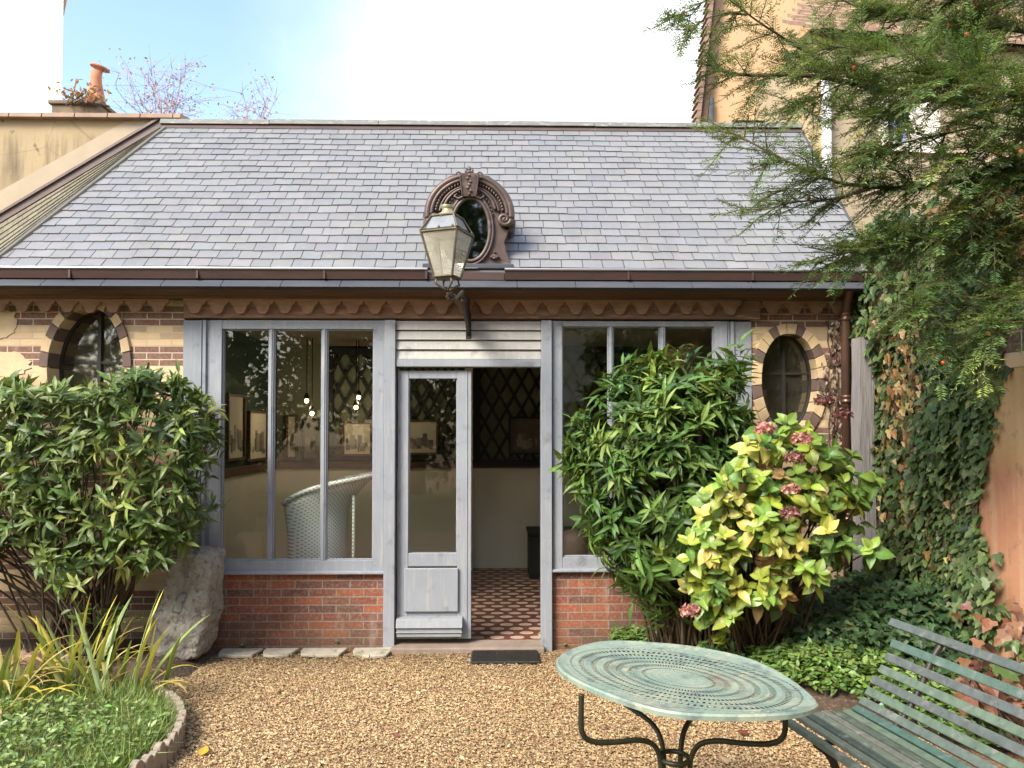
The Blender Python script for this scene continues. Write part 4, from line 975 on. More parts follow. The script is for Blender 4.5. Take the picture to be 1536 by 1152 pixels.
hubc = PZ(1013, 1136, .30); hubc = Vector((mcx-.02, mcy-.02, .442))
tx = [(872, 1034, 1), (955, 1062, 1), (1108, 1078, 1), (1168, 1076, 1)]
for k, (ang) in enumerate((203, 118, 62-8, -28)):
    a = R(ang); d = Vector((math.cos(a), math.sin(a), 0)); rad = .37
    p = [hubc+d*rr_+Vector((0, 0, dz_)) for rr_, dz_ in ((.37, .272), (.372, .20), (.37, .14), (.335, .108), (.24, .092), (.15, .088), (.085, .065), (.056, .01), (.055, -.06), (.10, -.20), (.22, -.36), (.36, -.435))]
    g = MB(); g.tube(smooth_path(p, 2), .0095, 8); g.build('leg', legm, tab, smooth=True)
g = MB(); g.tube([hubc+Vector((.05*math.cos(2*math.pi*i/20), .055*math.sin(2*math.pi*i/20), .0)) for i in range(20)], .009, 7, closed=True); g.build('leg_ring', legm, tab, smooth=True)
# ------------------------------------------------------------------ slatted bench
s0 = PZ(1173, 1073, .435); s1 = PZ(1292, 1152, .435)
bd = (s1-s0); bd.z = 0; bd.normalize(); bp = Vector((-bd.y, bd.x, 0)); bp = bp if bp.x > 0 else -bp
ben = empty('slatted_bench', (s0.x, s0.y, 0), 'long green-grey slatted garden bench with curved back at lower right', 'bench')
prof = [(.00, .425, 5), (.055, .432, 2), (.095, .432, 0), (.135, .430, 0), (.175, .428, 0), (.215, .427, 0), (.255, .430, -12), (.292, .442, -28), (.325, .468, -48), (.352, .505, -55), (.378, .548, -60), (.404, .594, -62), (.430, .643, -64), (.457, .695, -66)]
prof = [(u*1.12, z, a) for u, z, a in prof]
pal = [(.20, .24, .21), (.22, .235, .21), (.10, .12, .12), (.24, .27, .23), (.30, .28, .26), (.18, .20, .17), (.24, .29, .23), (.13, .22, .20), (.22, .25, .23), (.23, .29, .23), (.21, .22, .225), (.25, .31, .245), (.215, .22, .23), (.19, .27, .235), (.215, .22, .225)]
def slatmat(name, c):
    t = NT(name); v = t.coord((3, 3, 3))
    c = (c[0]*.43, c[1]*.49, c[2]*.44); col = t.mix(t.noise(9, v, detail=6, lo=.35, hi=.7), c, tuple(x*.65 for x in c)); col = t.mix(t.math('MULTIPLY', t.noise(20, detail=6, lo=.56, hi=.7), .7), col, (.21, .19, .175))
    col = t.mix(t.math('MULTIPLY', t.noise(33, detail=4, lo=.6, hi=.72), .7), col, (.045, .045, .045)); t.bump(t.noise(60, detail=5), .4, .003); return t.set(col, .65, 0, .3)
LB = 1.9
for i, (u, z, a) in enumerate(prof):
    w, th = ((.035, .018) if i > 7 else (.031, .020)) if i else (.034, .024)
    ca, sa = math.cos(R(a)), math.sin(R(a)); m = slatmat('slat_paint', pal[i]); g = MB()
    c = s0+bp*u; c.z = z-.0; nu, nz = bp*ca+Vector((0, 0, -sa)), bp*sa+Vector((0, 0, ca))
    st = random.uniform(-.012, .012)
    a_ = [c+bd*(st+(LB if k in (1, 2) else 0))+nu*(w/2*(1 if k in (2, 3) else -1)) for k in range(4)]
    g.hexa([q-nz*th/2 for q in a_], [q+nz*th/2 for q in a_]); g.build('slat', m, ben, bevel=.004)
c = s0+bp*.555; c.z = .765; m = slatmat('slat_paint', (.20, .22, .22))
g = MB(); nu = (bp*.5+Vector((0, 0, .86))).normalized(); nz = (bp*.86-Vector((0, 0, .5))).normalized()
for off, w, th in ((0, .035, .024), (.024, .028, .020)):
    a_ = [c+nz*off*1.0+nu*(.006 if off else 0)+bd*(-.06+off*3+(LB+.1 if k in (1, 2) else 0))+nu*(w/2*(1 if k in (2, 3) else -1)) for k in range(4)]
    g.hexa([q-nz*th/2 for q in a_], [q+nz*th/2 for q in a_])
g.build('top_rail', m, ben, bevel=.005)
for k in (.22, 1.05, 1.75):
    g = MB(); b = s0+bd*k; f = lambda u, z: Vector((b.x+bp.x*u, b.y+bp.y*u, z))
    path = [f(.0, .405), f(.12, .412), f(.26, .412), f(.33, .43), f(.40, .49), f(.46, .58), f(.52, .70), f(.575, .765)]
    g.tube(smooth_path(path, 1), .013, 6); g.build('bench_frame', M['iron'], ben, smooth=True)
    for pth in ([f(.02, .40), f(.07, .36), f(.10, .28), f(.05, .14), f(-.03, .0)], [f(.36, .45), f(.33, .33), f(.36, .2), f(.46, .09), f(.56, .0)]):
        g = MB(); g.tube(smooth_path(pth, 2), .016, 7); g.build('leg', M['iron'], ben, smooth=True)
# ------------------------------------------------------------------ leaning rough stone
st = empty('rough_stone', (FX(285), -.3, 0), 'rough grey standing stone leaning against the corner of the shopfront', 'stone')
sp = [(236, 985), (230, 945), (236, 925), (246, 905), (252, 880), (258, 848), (266, 834), (278, 828), (300, 827), (318, 830), (323, 845), (321, 880), (320, 920), (314, 945), (308, 985), (270, 988)]
sp = chaikin([(P(x, y, -.3).x, P(x, y, -.3).z) for x, y in sp], 2)
nS = len(sp); cx_, cz_ = sum(p[0] for p in sp)/nS, sum(p[1] for p in sp)/nS
from mathutils import noise as mnoise
g = MB(); ysl = [(-.40, .90), (-.39, .955), (-.37, .985), (-.30, 1.0), (-.16, 1.0), (-.10, .97)]
for y, k in ysl: g.v += [(cx_+(p[0]-cx_)*k, y+(.10*(p[1]-cz_)), cz_+(p[1]-cz_)*k) for p in sp]
for r in range(len(ysl)-1):
    for i in range(nS): g.f.append((r*nS+i, r*nS+(i+1) % nS, (r+1)*nS+(i+1) % nS, (r+1)*nS+i)); g.mi.append(0)
fr = [(.70, -.405), (.42, -.41), (.15, -.415)]; base = 0
for k, y in fr:
    o = len(g.v); g.v += [(cx_+(p[0]-cx_)*k, y+.10*(p[1]-cz_), cz_+(p[1]-cz_)*k) for p in sp]
    for i in range(nS): g.f.append((o+i, o+(i+1) % nS, base+(i+1) % nS, base+i)); g.mi.append(0)
    base = o
g.f.append(tuple(base+i for i in range(nS))); g.mi.append(0)
stm = NT('lichened_stone'); hc = stm.noise(9, detail=6, lo=.35, hi=.7)
cc = stm.mix(hc, (.38, .355, .31), (.24, .225, .195)); cc = stm.mix(stm.math('MULTIPLY', stm.noise(26, detail=6, lo=.54, hi=.66), .8), cc, (.10, .09, .075)); cc = stm.mix(stm.math('MULTIPLY', stm.noise(34, detail=5, lo=.6, hi=.7), .8), cc, (.52, .48, .40)); cc = stm.mix(stm.math('MULTIPLY', stm.noise(3, lo=.5, hi=.7), .4), cc, (.26, .27, .17))
stm.bump(stm.noise(22, detail=8, rough=.7), 1.0, .03)
o = g.build('stone_block', stm.set(cc, .95, 0, .15), st, smooth=True)
ss = o.modifiers.new('sub', 'SUBSURF'); ss.levels = ss.render_levels = 3
tx_ = bpy.data.textures.new('rough', 'CLOUDS'); tx_.noise_scale = .09; tx_.noise_depth = 5
dm = o.modifiers.new('rough', 'DISPLACE'); dm.texture = tx_; dm.strength = .055; dm.texture_coords = 'GLOBAL'
# ------------------------------------------------------------------ small stones and paving slabs
def rock(name, c, r, col, seed, flat=1.0):
    rg = np.random.default_rng(seed); g = MB(); g.blob((0, 0, 0), 1.0, 12, 8)
    v = np.array(g.v); 
    for _ in range(7):
        d = unit(rg.normal(0, 1, 3)); k = v@d; v = v-np.outer(np.maximum(k-rg.uniform(.55, .85), 0), d)
    v = v*np.array(r)+np.array(c); g.v = [tuple(q) for q in v]; return g
spec = [((172/3.95, 951), .13, .075, (.22, .13, .10), 'reddish boulder at the edge of the left flower bed', 21), ((93, 952), .12, .07, (.21, .18, .15), 'grey-brown boulder between two others at the left flower bed', 22), ((125, 955), .09, .06, (.14, .11, .095), 'dark small boulder at the left flower bed nearest the standing stone', 23)]
for (pxy, rx, rz, col, lab, sd_) in spec:
    q = P(pxy[0], pxy[1], -.45); g = rock('boulder', (q.x, -.45, rz*.75), (rx, .10, rz), col, sd_)
    m = pm('boulder_stone_%d' % sd_, col, tuple(x*.7 for x in col), .9, 12, bump=.6, bscale=40, bdist=.01)
    tag(g.build('boulder', m, smooth=False), lab, 'boulder', 'boulders edging the left flower bed')
slabs = [(330, 392, 'long pale paving slab in front of the standing stone'), (396, 446, 'short pale paving slab under the middle of the left window'), (452, 520, 'cracked pale paving slab with weeds at its edge'), (530, 590, 'pale paving slab next to the closed door leaf')]
slm = pm('pale_slab', (.40, .36, .28), (.28, .25, .19), .9, 10, bump=.5, bscale=40, c=(.16, .15, .09), cscale=12)
for a, b, lab in slabs:
    xa_, xb_ = FX(a, -.16), FX(b, -.16); g = MB(); yy = -.05
    pts = [(xa_, -.06), (xb_, -.06), (xb_-.01, -.12), (xb_-.03, -.22-random.uniform(0, .03)), ((xa_+xb_)/2, -.23-random.uniform(0, .04)), (xa_+.02, -.21), (xa_, -.13)]
    g.prism(pts, lambda p, k: (p[0], p[1], .0 if k == 0 else .022)); tag(g.build('paving_slab', slm, bevel=.006), lab, 'paving slab', 'paving slabs along the brick base')
# door mat
mt = empty('door_mat', (FX(757, -.25), -.25, 0), 'black ribbed rubber mat on the gravel before the open doorway', 'mat')
x0, x1 = FX(707, -.25), FX(808, -.25)
g = MB(); g.box(x0, x1, -.40, -.155, .004, .018); g.build('mat_base', pm('rubber', (.02, .02, .021), (.03, .029, .028), .8, 20, bump=.1), mt, bevel=.004)
g = MB()
for i in range(9): g.box(x0+.01, x1-.01, -.39+i*.026, -.39+i*.026+.012, .018, .028)
for i in range(20): xx = x0+.015+(x1-x0-.03)*i/19; g.box(xx-.004, xx+.004, -.392, -.17, .018, .025)
g.build('mat_ribs', M['iron'], mt)
# ------------------------------------------------------------------ things inside the room
wc = empty('wicker_chair', (FX(492, .75), .75, .02), 'white wicker armchair with flared back behind the left window', 'armchair')
sc_ = (5.61+.75)/1150
cxw = FX(477, .75); Rb = 46*sc_
topz = lambda f: FZ(745, .75)+(FZ(713, .75)-FZ(745, .75))*f
g = MB(); na, nz_ = 40, 14; pts = {}
for i in range(na+1):
    ph = R(-150)+R(300)*i/na          # 0 looks right: the tall flared back
    f = (1+math.cos(ph))/2
    zt3 = FZ(760, .75)+(FZ(712, .75)-FZ(760, .75))*(f**.7)
    for k in range(nz_+1):
        t = k/nz_; z = .05+(zt3-.05)*t; fl = max(0, (t-.72)/.28)
        r = Rb*(.93+.05*t)+.21*(fl**1.8)*(f**2)+.03*fl
        g.v.append((cxw+r*math.cos(ph), .75+r*math.sin(ph)*.9, z))
for i in range(na):
    for k in range(nz_):
        a = i*(nz_+1)+k; g.f.append((a, a+nz_+1, a+nz_+2, a+1)); g.mi.append(0)
rimp = [g.v[i*(nz_+1)+nz_] for i in range(na+1)]
def wicker():
    t = NT('white_wicker'); x, y, z = t.xyz(); an = t.math('MULTIPLY', t.math('ADD', x, y), 60.0)
    w1 = t.math('SINE', t.math('MULTIPLY', z, 210.0)); w2 = t.math('SINE', t.math('MULTIPLY', an, 2.2)); w = t.math('MULTIPLY', w1, w2)
    c = t.mix(t.ramp(w, -.8, -.1), (.40, .38, .33), (.90, .89, .85)); t.bump(w, .2, .004); return t.set(c, .7, 0, .3)
WK = wicker(); bk = g.build('chair_back', WK, wc, smooth=True); so = bk.modifiers.new('thick', 'SOLIDIFY'); so.thickness = .02
g = MB(); g.tube(rimp, .02, 8); g.build('chair_rim', WK, wc, smooth=True)
g = MB(); g.lathe([(Rb*.9, .36), (Rb*.95, .40), (Rb*.9, .46), (Rb*.5, .48)], (cxw, .75, 0), 24); g.build('seat', WK, wc, smooth=True)
g = MB(); pxx = FX(533, .6); g.tube([(pxx, .55, .02), (pxx, .55, FZ(742, .6))], .012, 7); g.build('back_support', WK, wc)
def picture(x0, x1, z0, z1, lab, seed, side=False, dark=False):
    """framed print; hung on the back wall, or on the left partition when side"""
    r_ = random.Random(seed); y = YB-.075
    T = (lambda u, d, z: (RX0+.02+d, u, z)) if side else (lambda u, d, z: (u, y-d, z))
    g = MB(); e = .022
    def bx(u0, u1, a, b, d0, d1, mb, mi=0):
        mb.hexa([T(u0, d0, a), T(u1, d0, a), T(u1, d1, a), T(u0, d1, a)], [T(u0, d0, b), T(u1, d0, b), T(u1, d1, b), T(u0, d1, b)], mi)
    bx(x0, x1, z0, z0+e, 0, .03, g); bx(x0, x1, z1-e, z1, 0, .03, g); bx(x0, x0+e, z0+e, z1-e, 0, .03, g); bx(x1-e, x1, z0+e, z1-e, 0, .03, g)
    root = empty('framed_print', T((x0+x1)/2, 0, z0), lab, 'picture', 'old town prints hung in the room')
    g.build('frame', M['rail_wood'] if not dark else M['trellis_black'], root)
    p = MB(); bx(x0+e, x1-e, z0+e, z1-e, .001, .008, p, 0)
    w, h = x1-x0-2*e, z1-z0-2*e
    for i in range(14):                     # grey engraving of roofs and trees
        u0 = x0+e+w*r_.uniform(.06, .8); ww = w*r_.uniform(.05, .2); b0 = z0+e+h*r_.uniform(.08, .25); hh = h*r_.uniform(.08, .42)
        bx(u0, min(u0+ww, x1-e*1.5), b0, min(b0+hh, z1-e*2), .008, .0085+.0003*i, p, 1+(i % 2))
    p.build('print', [M['paper'] if not dark else pm('dark_print', (.13, .11, .09), (.08, .07, .06), .8, 12, bump=0), pm('ink_grey', (.10, .095, .085), (.2, .18, .15), .8, 18, bump=0), pm('ink_light', (.3, .27, .22), (.2, .18, .15), .8, 18, bump=0)], root)
def sy(px):
    return PX(px, 640, RX0+.03).y
picture(sy(340), sy(366), PX(352, 690, RX0).z, PX(352, 592, RX0).z, 'tall pale print of a church spire hung at the left end of the room', 1, True)
picture(sy(372), sy(400), PX(386, 690, RX0).z, PX(386, 617, RX0).z, 'wide pale print next to the tall spire print in the left pane', 2, True)
def bz(py): return FZ(py, YB-.1)
def bxp(px): return FX(px, YB-.1)
picture(bxp(429), bxp(446), bz(688), bz(622), 'narrow tall print in the middle pane left of the wicker chair top', 3)
picture(bxp(453), bxp(477), bz(690), bz(628), 'dark print in the middle pane under the two glowing bulbs', 4, dark=True)
picture(bxp(513), bxp(558), bz(684), bz(632), 'print of a street front on the trellis behind the third pane', 5)
picture(bxp(607), bxp(657), bz(682), bz(630), 'wide print seen through the glass of the closed door leaf', 6)
picture(bxp(763), bxp(816), bz(682), bz(625), 'dark mottled print on the trellis seen through the open doorway', 7, dark=True)
for px, py, yy, lab in ((460, 601, 2.2, 'upper glowing bulb in the middle pane of the left window'), (468, 620, 2.2, 'lower glowing bulb in the middle pane of the left window'), (538, 596, 2.4, 'upper glowing bulb in the third pane of the left window'), (534, 611, 2.4, 'lower glowing bulb in the third pane of the left window')):
    q = P(px, py, yy); rt_ = empty('spotlight', q, lab, 'spotlight', 'glowing spotlights inside the room')
    em = NT('bulb_glow') if 'bulb' not in M else None
    if em: em.b.inputs['Emission Color'].default_value = (1, .62, .26, 1); em.b.inputs['Emission Strength'].default_value = 5; M['bulb'] = em.m
    g = MB(); g.blob(q, .022); g.build('bulb', M['bulb'], rt_, smooth=True)
    pl = bpy.data.objects.new('bulb_light', bpy.data.lights.new('bulb_light', 'POINT')); C.objects.link(pl); pl.location = q+Vector((0, 0, -.05)); adopt(pl, rt_)
    pl.data.energy = 0.8; pl.data.color = (1, .80, .55); pl.data.shadow_soft_size = .03
    g = MB(); g.lathe([(.03, .02), (.026, .05), (.012, .075)], q, 12); g.tube([q+Vector((0, 0, .07)), Vector((q.x, q.y, ZC))], .005, 5); g.build('lamp_holder', M['iron'], rt_)
cb = empty('black_cabinet', (FX(830, 2.5), 2.5, .02), 'black cabinet standing inside at the right of the open doorway', 'cabinet')
x0, x1 = FX(794, 2.4), FX(870, 2.4); z1 = FZ(799, 2.4)
g = MB(); g.box(x0, x1, 2.4, 2.9, .02, z1-.03); g.box(x0-.015, x1+.015, 2.385, 2.9, z1-.03, z1); g.build('cabinet_body', M['trellis_black'], cb, bevel=.005)
for k in range(2):
    xm = x0+(x1-x0)*k/2; g = MB(); g.box(xm+.01, xm+(x1-x0)/2-.01, 2.385, 2.399, .08, z1-.05); g.blob((xm+(x1-x0)*(.44 if k == 0 else .06), 2.375, z1*.55), .012); g.build('cabinet_door', M['iron'], cb)
ba = empty('wicker_basket', (FX(862, .9), .9, .4), 'dark round-topped basket behind the right window beside the shrub', 'basket')
g = MB(); q = P(862, 812, .9); g.lathe([(.09, -.30), (.12, -.1), (.135, 0), (.12, .05), (.08, .09), (.02, .11)], q, 18); g.build('basket_body', pm('dark_wicker', (.06, .035, .025), (.03, .02, .015), .7, 40, bump=.8, bscale=70), ba, smooth=True)
g = MB(); g.box(q.x-.2, q.x+.2, .72, 1.08, q.z-.34, q.z-.30)
for sx in (-.18, .18):
    for sy_ in (.75, 1.05): g.box(q.x+sx-.015, q.x+sx+.015, sy_-.015, sy_+.015, .02, q.z-.34)
tb = empty('side_table', (q.x, .9, .02), 'small dark table carrying the basket behind the right window', 'table'); g.build('table_frame', M['rail_wood'], tb)
# ------------------------------------------------------------------ foliage helpers
def whorls(tips, dirs, per, length, pal, weights, tmpl=LANCE, spread=(35, 85), wid=1.0, bend=(.05, .35), jit=.2, back=.05):
    """leaves radiating round the end of each shoot"""
    n = len(tips); N = n*per
    tip = np.repeat(tips, per, 0); d = unit(np.repeat(dirs, per, 0)); 
    a = rng.uniform(0, 2*math.pi, N); sp = np.radians(rng.uniform(*spread, N))
    u = unit(np.cross(d, unit(rng.normal(0, 1, (N, 3))+1e-6))); v = np.cross(d, u)
    al = d*np.cos(sp)[:, None]+(u*np.cos(a)[:, None]+v*np.sin(a)[:, None])*np.sin(sp)[:, None]
    pos = tip-d*rng.uniform(0, back, (N, 1))
    t = np.repeat(tints(n, pal, weights, jit*.7), per, 0)*(1+rng.normal(0, jit*.5, (N, 1)))
    L = length*rng.uniform(.6, 1.15, N)
    upv = d+rng.normal(0, .15, (N, 3))
    return scatter(tmpl[0], tmpl[1], pos, al, upv, L, np.clip(t, .004, .9), wid*rng.uniform(.8, 1.2, N), rng.uniform(*bend, N))
def stems_mesh(name, paths, mat, parent, n=6):
    g = MB()
    for p, r in paths: g.tube(p, r, n)
    return g.build(name, mat, parent, smooth=True)
def stem(a, b, r0, r1, wob=.03, k=5):
    a, b = Vector(a), Vector(b); p = []
    for i in range(k+1):
        t = i/k; q = a.lerp(b, t)+Vector((random.gauss(0, wob), random.gauss(0, wob), 0))*(1 if 0 < i < k else 0); p.append(q)
    return p, [r0+(r1-r0)*i/k for i in range(k+1)]
GREEN = [(.050, .088, .020), (.075, .118, .026), (.105, .150, .034), (.036, .066, .020), (.20, .23, .06)]
# ------------------------------------------------------------------ laurel on the left
ls = empty('laurel_shrub', (FX(150, -.5), -.5, .08), 'clipped laurel shrub with bare lower stems before the left brickwork', 'shrub')
x0, x1 = -4.35, FX(312, -.5); tops, dirs = [], []
zt_ = lambda x: FZ(578, -.5)+.04*math.sin(x*5)+.03*math.sin(x*11+1)
zb_ = lambda x: FZ(835, -.5)+.10*math.sin(x*4+2)-.05*math.sin(x*9)
paths = []
base_pts = [(-4.1, -.42), (FX(70, -.45), -.45), (FX(105, -.4), -.42), (FX(130, -.5), -.50), (FX(150, -.4), -.40), (FX(165, -.45), -.52), (FX(180, -.4), -.42), (-3.75, -.35)]
while len(tops) < 1150:
    x = random.uniform(x0, x1); y = random.uniform(-.98, -.12); t = random.random()
    z = zb_(x)+(zt_(x)-zb_(x))*t
    edge = min((x1-x)/.25, 1)                         # rounded right end
    fr = (-y-.12)/.86
    face = random.random()
    if face < .5: y = -.95+abs(random.gauss(0, .10))+.25*(t-.6)**2
    elif face < .78: z = zt_(x)-abs(random.gauss(0, .07))
    lim = 1-max(0, (x-(x1-.30))/.30)**2*.45
    zc = (zb_(x)+zt_(x))/2; z = zc+(z-zc)*lim; y = -.5+(y+.5)*lim
    tops.append((x, y, z)); d = Vector((random.gauss(0, .35), (-.5 if y < -.7 else random.gauss(-.1, .3)), .55 if z > zt_(x)-.2 else .25)).normalized(); dirs.append(tuple(d))
for (px, py) in ((268, 560), (262, 572), (318, 640), (325, 605), (322, 748), (318, 610)):
    q = P(px, py, -.45); tops.append(tuple(q)); dirs.append((.35, -.2, .8))
tops, dirs = np.array(tops), np.array(dirs)
V, Fq, T = joined([whorls(tops, dirs, 9, .102, GREEN, [.26, .3, .22, .12, .10], wid=1.15, spread=(25, 100), bend=(.05, .55), back=.10)])
npmesh('crown', V, Fq, M['glossy_leaf'], ls, T)
for i in range(0, len(tops), 11):
    b = random.choice(base_pts); t = Vector(tops[i])
    if abs(b[0]-t.x) > 1.2: continue
    mid = Vector((b[0]+(t.x-b[0])*.3, b[1]+(t.y-b[1])*.3, .55)); p = smooth_path([Vector((b[0]+random.gauss(0, .03), b[1]+random.gauss(0, .03), .02)), mid, t-Vector((0, 0, .02))], 1); paths.append((p, [.010-.007*k/(len(p)-1) for k in range(len(p))]))
for b in base_pts:
    for k in range(2):
        a = Vector((b[0]+random.gauss(0, .04), b[1]+random.gauss(0, .03), .0)); e = Vector((b[0]+random.gauss(0, .22), b[1]+random.gauss(0, .08), random.uniform(.95, 1.3))); paths.append(stem(a, e, .021, .011, .025))
stems_mesh('stems', paths, M['shrub_stem'], ls)
# ------------------------------------------------------------------ big shrub right of the door
rs = empty('broadleaf_shrub', (FX(1000, -.75), -.75, .1), 'tall rounded evergreen shrub covering the right window', 'shrub')
tops, dirs, paths = [], [], []
BY = -.52; cen = P(1000, 712, BY)
outline = [(845, 700), (852, 640), (905, 585), (935, 545), (985, 528), (1030, 522), (1068, 545), (1092, 530), (1112, 580), (1125, 650), (1115, 740), (1080, 820), (1010, 870), (960, 905), (930, 880), (900, 840), (872, 780)]
ow_ = [(P(x, y, BY).x, P(x, y, BY).z) for x, y in outline]
def inpoly(x, z, poly):
    c = False; n = len(poly); j = n-1
    for i in range(n):
        if (poly[i][1] > z) != (poly[j][1] > z) and x < (poly[j][0]-poly[i][0])*(z-poly[i][1])/(poly[j][1]-poly[i][1])+poly[i][0]: c = not c
        j = i
    return c
cx, cz = cen.x, cen.z
while len(tops) < 700:
    x, z = random.uniform(cx-.75, cx+.8), random.uniform(.2, 2.35)
    k = random.uniform(.55, 1.0)**.5
    xx, zz = cx+(x-cx)*k, cz+(z-cz)*k
    if not inpoly(x, z, ow_): continue
    if mnoise.noise(Vector((x*5.5+3, 1.7, z*5.5))) < -.05-.25*random.random() or mnoise.noise(Vector((x*3.1, 7.7, z*3.1+2))) < -.30: continue
    rim = 1.0
    # depth of the crown shrinks towards its outline
    for s_ in (1.05, 1.15, 1.3, 1.6, 2.2):
        if not inpoly(cx+(x-cx)*s_, cz+(z-cz)*s_, ow_): rim = {1.05: .25, 1.15: .45, 1.3: .65, 1.6: .85, 2.2: .95}[s_]; break
    y = BY-.45*rim*(random.random()**.45 if random.random() < .75 else random.uniform(-.9, 1))
    y = min(y, -.14)
    tops.append((x, y, z)); out_ = Vector((x-cx, (y+.6)*1.2, (z-cz)*.7+.25)).normalized(); dirs.append(tuple((out_+Vector((random.gauss(0, .3), random.gauss(0, .3), random.gauss(0, .3)))).normalized()))
for (px, py, yy) in ((1040, 518, -.8), (1020, 530, -.8), (1060, 535, -.7), (1108, 516, -.7), (1118, 530, -.6), (1096, 530, -.6), (1118, 560, -.7), (862, 620, -.8), (850, 700, -.8), (860, 650, -.8), (900, 590, -.8), (975, 560, -.9), (985, 530, -.8), (932, 545, -.8), (950, 545, -.7), (925, 870, -.8), (950, 905, -.95), (972, 915, -.95), (990, 925, -.95), (1005, 915, -.95), (1020, 925, -.9), (1040, 925, -.9), (965, 875, -1.0), (985, 880, -1.0), (1010, 885, -1.0), (1035, 885, -1.0), (995, 860, -1.0), (1050, 905, -.9), (1000, 940, -.95), (960, 890, -.8), (985, 905, -.8), (1010, 900, -.8), (1035, 905, -.75), (940, 850, -.9)):
    q = P(px, py, yy+.2); tops.append(tuple(q)); dirs.append((random.gauss(0, .2), -.2, .9 if py < 700 else -.3))
tops, dirs = np.array(tops), np.array(dirs)
V, Fq, T = joined([whorls(tops, dirs, 10, .128, [(.048, .100, .024), (.070, .132, .030), (.10, .168, .036), (.034, .074, .024), (.19, .26, .06)], [.3, .32, .18, .10, .10], spread=(25, 110), wid=1.02, bend=(.1, .7), back=.09)])
npmesh('crown', V, Fq, M['glossy_leaf'], rs, T)
for i in range(0, len(tops), 4):
    b = Vector((cx+.10+random.gauss(0, .08), -.45+random.gauss(0, .06), .02)); t = Vector(tops[i]); mid = b.lerp(t, .55)+Vector((-(t.x-b.x)*.2, 0, .12)); p = smooth_path([b, mid, t], 1); paths.append((p, [.012-.009*k/(len(p)-1) for k in range(len(p))]))
stems_mesh('stems', paths, M['shrub_stem'], rs, 5)
# ------------------------------------------------------------------ hydrangea
hy = empty('hydrangea', (FX(1170, -1.25), -1.25, .1), 'hydrangea tinted sunlit yellow on its left, with faded pink flower heads below the right oval window', 'shrub')
tops, dirs, cols, paths = [], [], [], []
houtl = [(1015, 795), (1055, 725), (1092, 675), (1130, 640), (1180, 628), (1228, 655), (1272, 685), (1290, 730), (1275, 790), (1268, 825), (1215, 825), (1190, 885), (1120, 875), (1075, 925), (1035, 920), (1048, 880), (1018, 840)]
HY = -.98; hw = [(P(x, y, HY).x, P(x, y, HY).z) for x, y in houtl]; hc_ = P(1160, 760, HY)
tries = 0
while len(tops) < 150 and tries < 60000:
    tries += 1
    x, z = random.uniform(hc_.x-.85, hc_.x+.85), random.uniform(.12, 1.9)
    if not inpoly(x, z, hw): continue
    if any((x-a)**2+(z-c)**2 < .072**2 for a, _, c in tops): continue
    if mnoise.noise(Vector((x*4.2, 9.1, z*4.2))) < -.28: continue
    rr = math.hypot((x-hc_.x)*.9, z-hc_.z)/.78; y = -.92-.42*math.sqrt(max(.02, 1-min(rr, 1)**2))*random.uniform(.5, 1.1)
    tops.append((x, y, z)); d = Vector(((x-hc_.x)*.7+random.gauss(0, .22), -.8+random.gauss(0, .22), .62+random.gauss(0, .15))).normalized(); dirs.append(tuple(d))
tops, dirs = np.array(tops), np.array(dirs)
lit_left = (tops[:, 0] < hc_.x+.10+.25*rng.normal(0, 1, len(tops))*.5)  # light from the left is put into the colours: yellower leaves there
parts = []
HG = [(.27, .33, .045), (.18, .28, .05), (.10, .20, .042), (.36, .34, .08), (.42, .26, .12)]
for msk, w in ((lit_left, [.36, .30, .17, .13, .04]), (~lit_left, [.12, .38, .47, .03, .0])):
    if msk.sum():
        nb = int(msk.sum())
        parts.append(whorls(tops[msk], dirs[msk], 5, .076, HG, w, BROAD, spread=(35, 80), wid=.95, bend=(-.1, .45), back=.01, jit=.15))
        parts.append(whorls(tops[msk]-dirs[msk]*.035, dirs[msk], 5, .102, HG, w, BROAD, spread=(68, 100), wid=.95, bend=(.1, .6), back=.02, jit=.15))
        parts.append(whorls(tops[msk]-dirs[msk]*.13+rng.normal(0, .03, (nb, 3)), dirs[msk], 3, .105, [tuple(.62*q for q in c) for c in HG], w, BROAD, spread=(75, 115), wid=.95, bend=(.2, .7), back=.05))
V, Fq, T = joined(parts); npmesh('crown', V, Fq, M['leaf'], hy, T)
for i in range(len(tops)):
    b = Vector((hc_.x+random.gauss(0, .12), -.62+random.gauss(0, .06), .02)); t = Vector(tops[i]); p = smooth_path([b, b.lerp(t, .6)+Vector((0, 0, .12)), t-Vector(dirs[i])*.02], 1); paths.append((p, [.008-.004*k/(len(p)-1) for k in range(len(p))]))
stems_mesh('stems', paths, M['shrub_stem'], hy, 5)
petal = strip([(0, .1), (.5, .45), (1, .08)], .05, .2)
heads = [(1146, 645, .052, 'r'), (1202, 660, .052, 'r'), (1236, 603, .05, 'p'), (1264, 622, .05, 'p'), (1187, 735, .045, 'r'), (1192, 688, .05, 'd'), (1226, 815, .05, 'd'), (1036, 918, .052, 'r'), (1185, 770, .045, 'd')]
